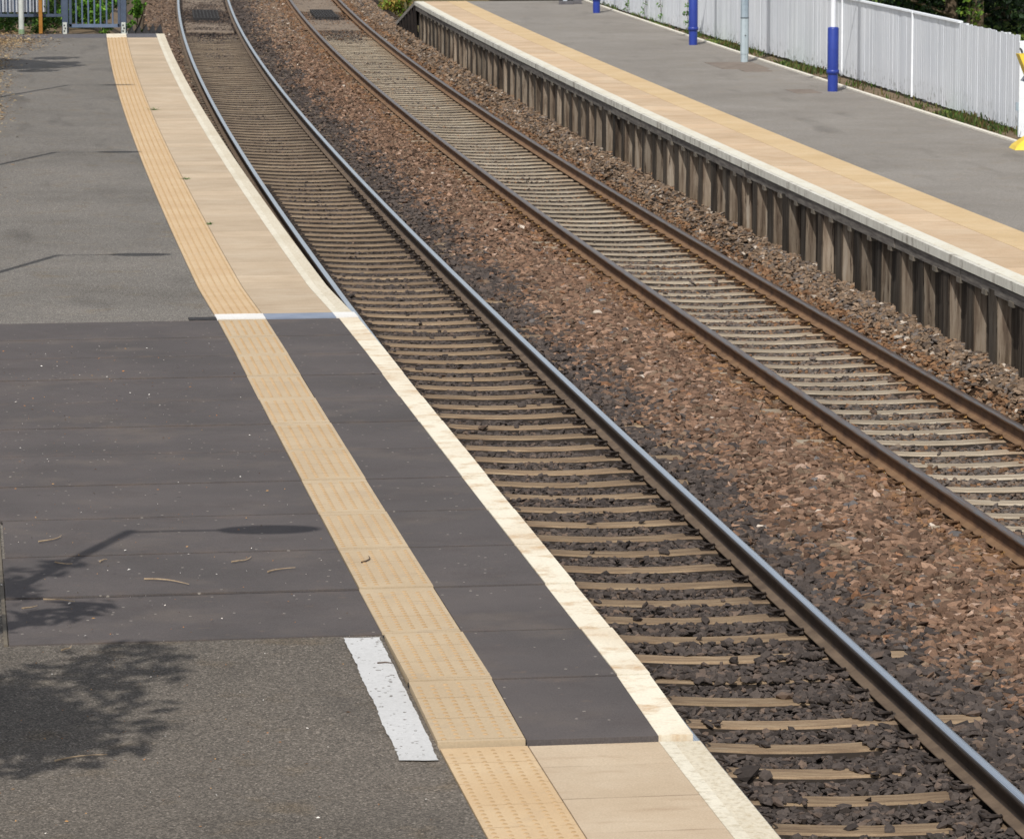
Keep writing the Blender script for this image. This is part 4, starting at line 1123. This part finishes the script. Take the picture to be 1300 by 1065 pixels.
def tree(x, y, z, h, r, n, size, pal, label, cat='tree', seed=0, trunk=.14, low=.25, name='tree', group=None, squash=.9):
    rnd = np.random.default_rng(seed); e = empty(name, (x, y, z)); tag(e, label, cat, group)
    top = Vector((rnd.uniform(-.2, .2), rnd.uniform(-.2, .2), h * .8))
    mb = MB(); mb.tube(catmull([(0, 0, -.1), (rnd.uniform(-.1, .1), rnd.uniform(-.1, .1), h * .3), tuple(top * .7), tuple(top)], 4), list(np.linspace(trunk, trunk * .25, 13)), 8)
    cs = []; rs = []
    nb = max(6, int(9 + r * 3))
    for k in range(nb):
        a = rnd.random() * 6.283; hz = h * (low + (1 - low) * rnd.random() ** .8 * .92); rr_ = r * (.35 + .6 * rnd.random()) * math.sin(math.pi * min(.95, max(.25, (hz / h - low) / (1 - low) * .8 + .2)))
        c = Vector((math.cos(a) * rr_, math.sin(a) * rr_, hz)); st = Vector((0, 0, hz * .62))
        mb.tube([st, st.lerp(c, .5) + Vector((0, 0, .1)), c], [trunk * .35, trunk * .22, trunk * .08], 5)
        cs.append(tuple(c)); rs.append(r * (.26 + .24 * rnd.random()))
        for q in range(2):
            c2 = c + Vector(tuple(rnd.normal(size=3) * r * .28)); cs.append(tuple(c2)); rs.append(r * (.15 + .16 * rnd.random()))
    mb.build('trunk', 'bark', e, True)
    leaf_cloud('crown', cs, rs, n, size, pal, e, rnd, squash)
    return e
DARK = [(22, 36, 19), (27, 45, 22), (17, 29, 15), (34, 56, 26), (50, 74, 34)]
BRIGHT = [(92, 140, 40), (112, 160, 52), (70, 112, 32), (136, 178, 66), (58, 94, 30)]
MIDD = [(44, 68, 28), (56, 84, 34), (34, 54, 24), (78, 104, 44)]
MIDG = [(64, 98, 38), (80, 116, 46), (52, 82, 32), (104, 136, 58)]
# behind the white fence, right
tree(8.2, 74.5, .8, 4.6, 2.3, 17000, .062, DARK, 'dark leafy tree above the capped part of the white fence', seed=1, low=.12)
tree(9.9, 69.5, .8, 5.2, 2.4, 17000, .062, DARK, 'deep green tree above the bright sprig on the fence top', seed=2, low=.1)
tree(10.6, 64.0, .8, 5.0, 2.5, 17000, .062, DARK, 'darkest leafy tree above the right end of the fence', seed=3, low=.1)
tree(12.8, 75.0, .8, 6.5, 3.2, 15000, .08, DARK, 'tall dark tree in the second row behind the fence', seed=4, low=.05)
tree(9.6, 83.0, .8, 6.0, 3.0, 14000, .08, DARK, 'tall dark tree farthest left behind the fence', seed=14, low=.05)
tree(8.6, 61.2, .8, 2.25, .62, 2200, .05, MIDD, 'mid green bush filling the gap above the white gate post', 'bush', seed=5, trunk=.05, low=.3, name='bush')
tree(7.35, 64.8, .8, 1.74, .26, 260, .045, [(120, 142, 50), (88, 116, 40), (64, 92, 34)], 'yellow green sprig peeping over the fence top', 'bush', seed=6, trunk=.02, low=.5, name='bush')
tree(11.8, 62.0, .8, 3.4, 2.2, 12000, .07, DARK, 'low dark thicket beyond the fence end', seed=31, low=.0)
tree(12.6, 67.5, .8, 3.6, 2.2, 12000, .07, DARK, 'low dark thicket behind the deep green tree', seed=32, low=.0)
tree(11.4, 79.5, .8, 3.6, 2.4, 12000, .07, DARK, 'low dark thicket behind the capped fence', seed=33, low=.0)
for k_, (x_, y_) in enumerate(((8.7, 88.5), (10.9, 89.0), (13.0, 90.5))):
    tree(x_, y_, .8, 4.2, 2.3, 13000, .075, DARK, ('dark hedge tree farthest back, left of three', 'dark hedge tree farthest back, middle of three', 'dark hedge tree farthest back, right of three')[k_], seed=41 + k_, low=.0)
# behind the gate, left
tree(-8.85, 87.2, .55, 1.9, .72, 5200, .045, BRIGHT, 'bright green bush filling the gate', 'bush', seed=7, trunk=.05, low=.05, name='bush')
tree(-9.75, 88.2, .55, 1.9, .8, 2800, .055, MIDG, 'shaded green bush behind the ochre post', 'bush', seed=8, trunk=.05, low=.05, name='bush')
tree(-7.98, 86.0, .62, .95, .2, 500, .05, BRIGHT, 'small bright shrub right of the gate by the stones', 'bush', seed=9, trunk=.03, low=.05, name='bush')
tree(-11.2, 86.4, .55, 1.0, .7, 1500, .055, MIDG, 'low green growth under the railing', 'bush', seed=10, trunk=.03, low=.05, name='bush')
tree(-10.0, 85.8, .6, .55, .5, 900, .045, MIDG, 'low weeds at the foot of the ochre post', 'bush', seed=16, trunk=.02, low=.05, name='bush')
tree(-10.9, 91.5, .3, 3.0, 1.5, 4000, .08, DARK, 'dark bush behind the railing boards', 'bush', seed=11, trunk=.06, low=.05, name='bush')
tree(-9.6, 92.0, .2, 2.4, .8, 3000, .06, MIDG, 'tall green bush behind the bright one in the gate', 'bush', seed=17, trunk=.06, low=.05, name='bush')
tree(-3.15, 115.5, -.25, .85, .6, 1100, .06, [(120, 140, 50), (150, 120, 60), (100, 130, 40), (168, 150, 70)], 'yellow green weed clump beyond the far platform end', 'bush', seed=12, trunk=.02, low=.05, name='bush')
# standing left of the picture, throwing the broken shade on the asphalt
tree(-5.25, 14.6, .8, 7.4, 2.05, 8500, .10, MIDG, 'tree left of the platform throwing shade across the asphalt', seed=21, trunk=.13, low=.5)
tree(-4.35, 17.95, .8, 5.2, .8, 1500, .09, MIDG, 'slim tree left of the platform shading the deck corner', seed=25, trunk=.07, low=.6)
tree(-10.5, 70.0, .8, 5.4, 1.5, 5200, .14, MIDG, 'tree left of the far part of the platform', seed=22, trunk=.12, low=.45)
tree(-12.2, 103.0, .3, 4.6, 1.6, 3000, .14, MIDG, 'tree behind the gate beside the tracks', seed=23, trunk=.12, low=.4)

# grass strip under the fence: ground cover
rndg = np.random.default_rng(5)
n = 9000; s = 41 + 52 * rndg.random(n) ** 1.15; u_ = rndg.random(n)
dens = fnoise(s * .8, s * 0 + 3); keep = rndg.random(n) < np.clip((dens - .36) * 3.0, .05, 1); s = s[keep]; u_ = u_[keep]; n = len(s)
fl = np.interp(s, FS, FLt); l = 5.76 + (fl - 5.74 + .06) * u_
x, y, t = CF.at(s, l); h = (.035 + .075 * rndg.random(n)) * (.5 + 1.0 * fnoise(s * 1.3, l)); a = rndg.random(n) * 6.283; lean = rndg.normal(size=(n, 2)) * .03
wv = np.stack([np.cos(a), np.sin(a), 0 * a], -1) * (.006 + .012 * rndg.random(n))[:, None]
B = np.stack([x, y, np.full(n, .872)], -1); T = B + np.stack([lean[:, 0], lean[:, 1], h], -1)
V = np.stack([B - wv, B + wv, T + wv * .4, T - wv * .4], 1)
pal = np.array([lin(p) for p in [(62, 82, 34), (76, 96, 40), (46, 62, 26), (104, 98, 54), (92, 72, 46), (84, 108, 46)]]); cg = pal[rndg.integers(0, 6, n)] * (.8 + .5 * rndg.random((n, 1)))
gr = np_mesh('verge_grass', V.reshape(-1, 3), np.arange(n * 4).reshape(n, 4), np.repeat(cg, 4, 0), 'leaf')
tag(gr, 'short grass and weeds growing between the kerb and the white fence', 'grass', kind='stuff')
struct(grid(CF, np.arange(38, 100, 1.0), np.array([5.73, 5.9, 6.35]), lambda s, l: .868 + 0 * l, 'verge_soil', 'soil'))
# individual weeds climbing the white boards
def weed(s, hgt, label, seed, n=60):
    rnd = np.random.default_rng(seed); x, y, t = CF.at(s, flat(s) - .06); e = empty('climbing_weed', (float(x), float(y), .88)); tag(e, label, 'weed')
    mb = MB(); pts_ = [(rnd.uniform(-.02, .02), rnd.uniform(-.06, .06), hgt * k / 5) for k in range(6)]; mb.tube(pts_, .005, 5); mb.build('stem', 'twig_dark', e)
    cs = [(p[0] - .02, p[1] + rnd.uniform(-.06, .06), p[2]) for p in pts_[1:]] ; leaf_cloud('leaves', cs, [.07] * len(cs), n, .032, BRIGHT, e, rnd)
weed(75.6, .62, 'thin weed climbing the boards below the second blue post from the right', 1)
weed(73.4, 1.05, 'leafy bindweed hanging on the fence left of the middle blue post', 2, 90)
weed(70.0, .95, 'green weed climbing the fence just right of the middle blue post', 3, 110)
weed(78.4, .35, 'short weed against the boards nearer the leftmost blue post', 4, 40)

# small tufts in the joints of the near platform
def tuft(s, l, label, seed, sc=1.0):
    rnd = np.random.default_rng(seed); n = 26; x, y, z = CN.pt(s, l, float(zbase(s)))
    a = rnd.random(n) * 6.283; L = (.04 + .07 * rnd.random(n)) * sc; d = np.stack([np.cos(a), np.sin(a) * .9, .12 + .25 * rnd.random(n)], -1)
    wv = np.stack([-np.sin(a), np.cos(a), 0 * a], -1) * .006
    B = np.zeros((n, 3)) + rnd.normal(size=(n, 3)) * np.array([.02, .03, 0]); T = B + d * L[:, None]
    V = np.stack([B - wv, B + wv, T + wv * .3, T - wv * .3], 1); pal = np.array([lin(p) for p in [(80, 116, 48), (100, 134, 60), (64, 92, 40)]])
    o = np_mesh('grass_tuft', V.reshape(-1, 3), np.arange(n * 4).reshape(n, 4), np.repeat(pal[rnd.integers(0, 3, n)], 4, 0), 'leaf'); o.location = (x, y, z)
    tag(o, label, 'weed')
tuft(48.1, -2.18, 'spreading green tuft in the strip joint, farthest of the three', 1, 1.5); tuft(35.8, -2.21, 'small upright tuft in the strip joint, middle of the three', 2, .9); tuft(30.1, -2.22, 'tiny green tuft in the strip joint, nearest of the three', 3, .7)

# ------------------------------------------------------------------ litter and twigs
TW = [((-2.8, 23.396), (-2.688, 23.607), 'pale crooked twig left of the lamp shadow', 0), ((-2.069, 22.22), (-1.804, 22.053), 'long pale twig in the middle of the dark deck', 0),
      ((-1.613, 22.726), (-1.511, 22.9), 'thick pale twig just below the lamp shadow', 0), ((-1.387, 22.431), (-1.237, 22.551), 'curved thin twig near the buff strip', 0),
      ((-0.866, 22.721), (-0.832, 22.92), 'dark twig lying on the buff blister strip', 1), ((-2.098, 18.012), (-1.871, 18.133), 'curved bleached twig in the tree shade at lower left', 0),
      ((-2.652, 21.357), (-2.58, 21.45), 'short reddish twig near the deck corner', 0), ((-2.567, 21.623), (-2.388, 21.555), 'long straight straw in the shaded deck corner', 0),
      ((-2.323, 20.31), (-2.283, 20.43), 'short twig on the asphalt just before the deck', 0), ((-2.372, 22.756), (-2.338, 22.83), 'tiny twig left of the long pale one', 0),
      ((-2.627, 22.733), (-2.522, 22.682), 'flat straw beside the tree shade', 0), ((-0.686, 20.026), (-0.602, 20.025), 'dark straight twig lying across the white rectangle', 1)]
for i, ((x0, y0), (x1, y1), lb, dk) in enumerate(TW):
    rnd = random.Random(i); d = Vector((x1 - x0, y1 - y0, 0)); nrm = Vector((-d.y, d.x, 0)).normalized()
    s, l = CN.sl((x0 + x1) / 2, (y0 + y1) / 2); z = (float(zn(s)) if s > 7.15 or l > -2.67 else float(zbase(s))) + .010
    P = [Vector((x0, y0, z)) + d * k / 4 + nrm * (math.sin(k / 4 * math.pi) * d.length * .12 * (1 if i % 2 else -1)) + Vector((0, 0, rnd.uniform(0, .004))) for k in range(5)]
    mb = MB(); mb.tube(catmull(P, 3), list(np.linspace(.005, .002, 13)), 6); o = mb.build('twig', 'twig_dark' if dk else 'twig'); tag(o, lb, 'twig')
rl_ = np.random.default_rng(17)
def litter(n, fs, size, pal, name, label, leafy=False):
    s, l, z = fs(n); x, y, t = CN.at(s, l); a = rl_.random(n) * 6.283
    L = size * (.4 + 1.2 * rl_.random(n) ** 2); wv = np.stack([np.cos(a), np.sin(a), rl_.normal(size=n) * .15], -1) * L[:, None]; bv = np.stack([-np.sin(a), np.cos(a), rl_.normal(size=n) * .2], -1) * (L * (.12 + .5 * rl_.random(n)))[:, None]
    P = np.stack([x, y, z + .004 + .004 * rl_.random(n)], -1); V = np.stack([P - wv, P - bv, P + wv, P + bv + np.array([0, 0, .004])], 1)
    pal = np.array([lin(p) for p in pal]); c = pal[rl_.integers(0, len(pal), n)] * (.75 + .5 * rl_.random((n, 1)))
    o = np_mesh(name, V.reshape(-1, 3), np.arange(n * 4).reshape(n, 4), np.repeat(c, 4, 0), 'litter'); tag(o, label, 'litter', kind='stuff')
def f_far(n):
    c = np.array([68.5, 62, 55, 49, 46.5, 36]); w = np.array([.4, .15, .18, .17, .07, .03]); k = rl_.choice(6, n, p=w)
    s = c[k] + rl_.normal(size=n) * 2.2; l = -4.98 + np.abs(rl_.normal(size=n)) * .27 * np.array([2.0, 1, 1, 1, 1, 1])[k]; return s, l, zbase(s)
litter(7000, f_far, .03, [(176, 148, 104), (150, 122, 84), (126, 100, 70), (196, 174, 134), (96, 76, 56)], 'dry_litter', 'dry straw and leaves gathered along the left side of the near platform')
def f_near(n):
    s = 1.5 + 18 * rl_.random(n); l = -2.7 - 2.2 * rl_.random(n) ** .8; z = np.where(s > 7.15, zn(s), zbase(s)) + .002; return s, l, z
litter(620, f_near, .008, [(196, 150, 92), (214, 206, 196), (150, 108, 70), (176, 120, 70), (226, 222, 214), (90, 76, 62)], 'leaf_litter', 'scattered specks of dry leaf and grit on the dark deck and asphalt')
def f_left(n):
    s = 1.0 + 20 * rl_.random(n); l = -4.68 - .7 * rl_.random(n); return s, l, zbase(s) + .002
litter(700, f_left, .014, [(110, 84, 62), (140, 104, 72), (80, 64, 52), (180, 150, 116)], 'leaf_litter', 'brown leaf scraps lying beyond the left side of the dark deck')

# ------------------------------------------------------------------ light, sky, camera
w = bpy.data.worlds.new('World'); scene.world = w; w.use_nodes = True
nt = w.node_tree; bg = nt.nodes['Background']; sky = nt.nodes.new('ShaderNodeTexSky'); sky.sky_type = 'NISHITA'; sky.sun_disc = False
sky.sun_elevation = EL; sky.sun_rotation = math.pi + AZ; sky.altitude = 50; sky.dust_density = 1.5
hs = nt.nodes.new('ShaderNodeHueSaturation'); hs.inputs['Saturation'].default_value = .42; hs.inputs['Value'].default_value = 1.25
nt.links.new(sky.outputs[0], hs.inputs['Color']); nt.links.new(hs.outputs[0], bg.inputs['Color']); bg.inputs['Strength'].default_value = .10
sun = bpy.data.lights.new('sun', 'SUN'); sun.energy = 3.6; sun.angle = math.radians(.53); sun.color = (1.0, .965, .915)
so = bpy.data.objects.new('sun', sun); col.objects.link(so)
d = Vector((math.sin(AZ) * math.cos(EL), math.cos(AZ) * math.cos(EL), -math.sin(EL)))
so.rotation_euler = d.to_track_quat('-Z', 'Y').to_euler(); so.location = (0, 0, 30)

cam = bpy.data.cameras.new('camera'); co = bpy.data.objects.new('camera', cam); col.objects.link(co)
PITCH = 0.13757478850350877
cam.sensor_fit = 'HORIZONTAL'; cam.sensor_width = 36; cam.lens = 5100.47 / 1300 * 36; cam.shift_y = -45 / 1300
cam.clip_start = .5; cam.clip_end = 4000
co.matrix_world = Matrix.Translation((0, 0, H_EYE)) @ Matrix.Rotation(math.pi / 2 - PITCH, 4, 'X') @ Matrix.Rotation(-.00142, 4, 'Z')
cam.dof.use_dof = True; cam.dof.focus_distance = 27; cam.dof.aperture_fstop = 15
scene.camera = co
scene.view_settings.view_transform = 'Standard'; scene.view_settings.look = 'None'; scene.view_settings.exposure = 0; scene.view_settings.gamma = 1
scene.render.engine = 'CYCLES'
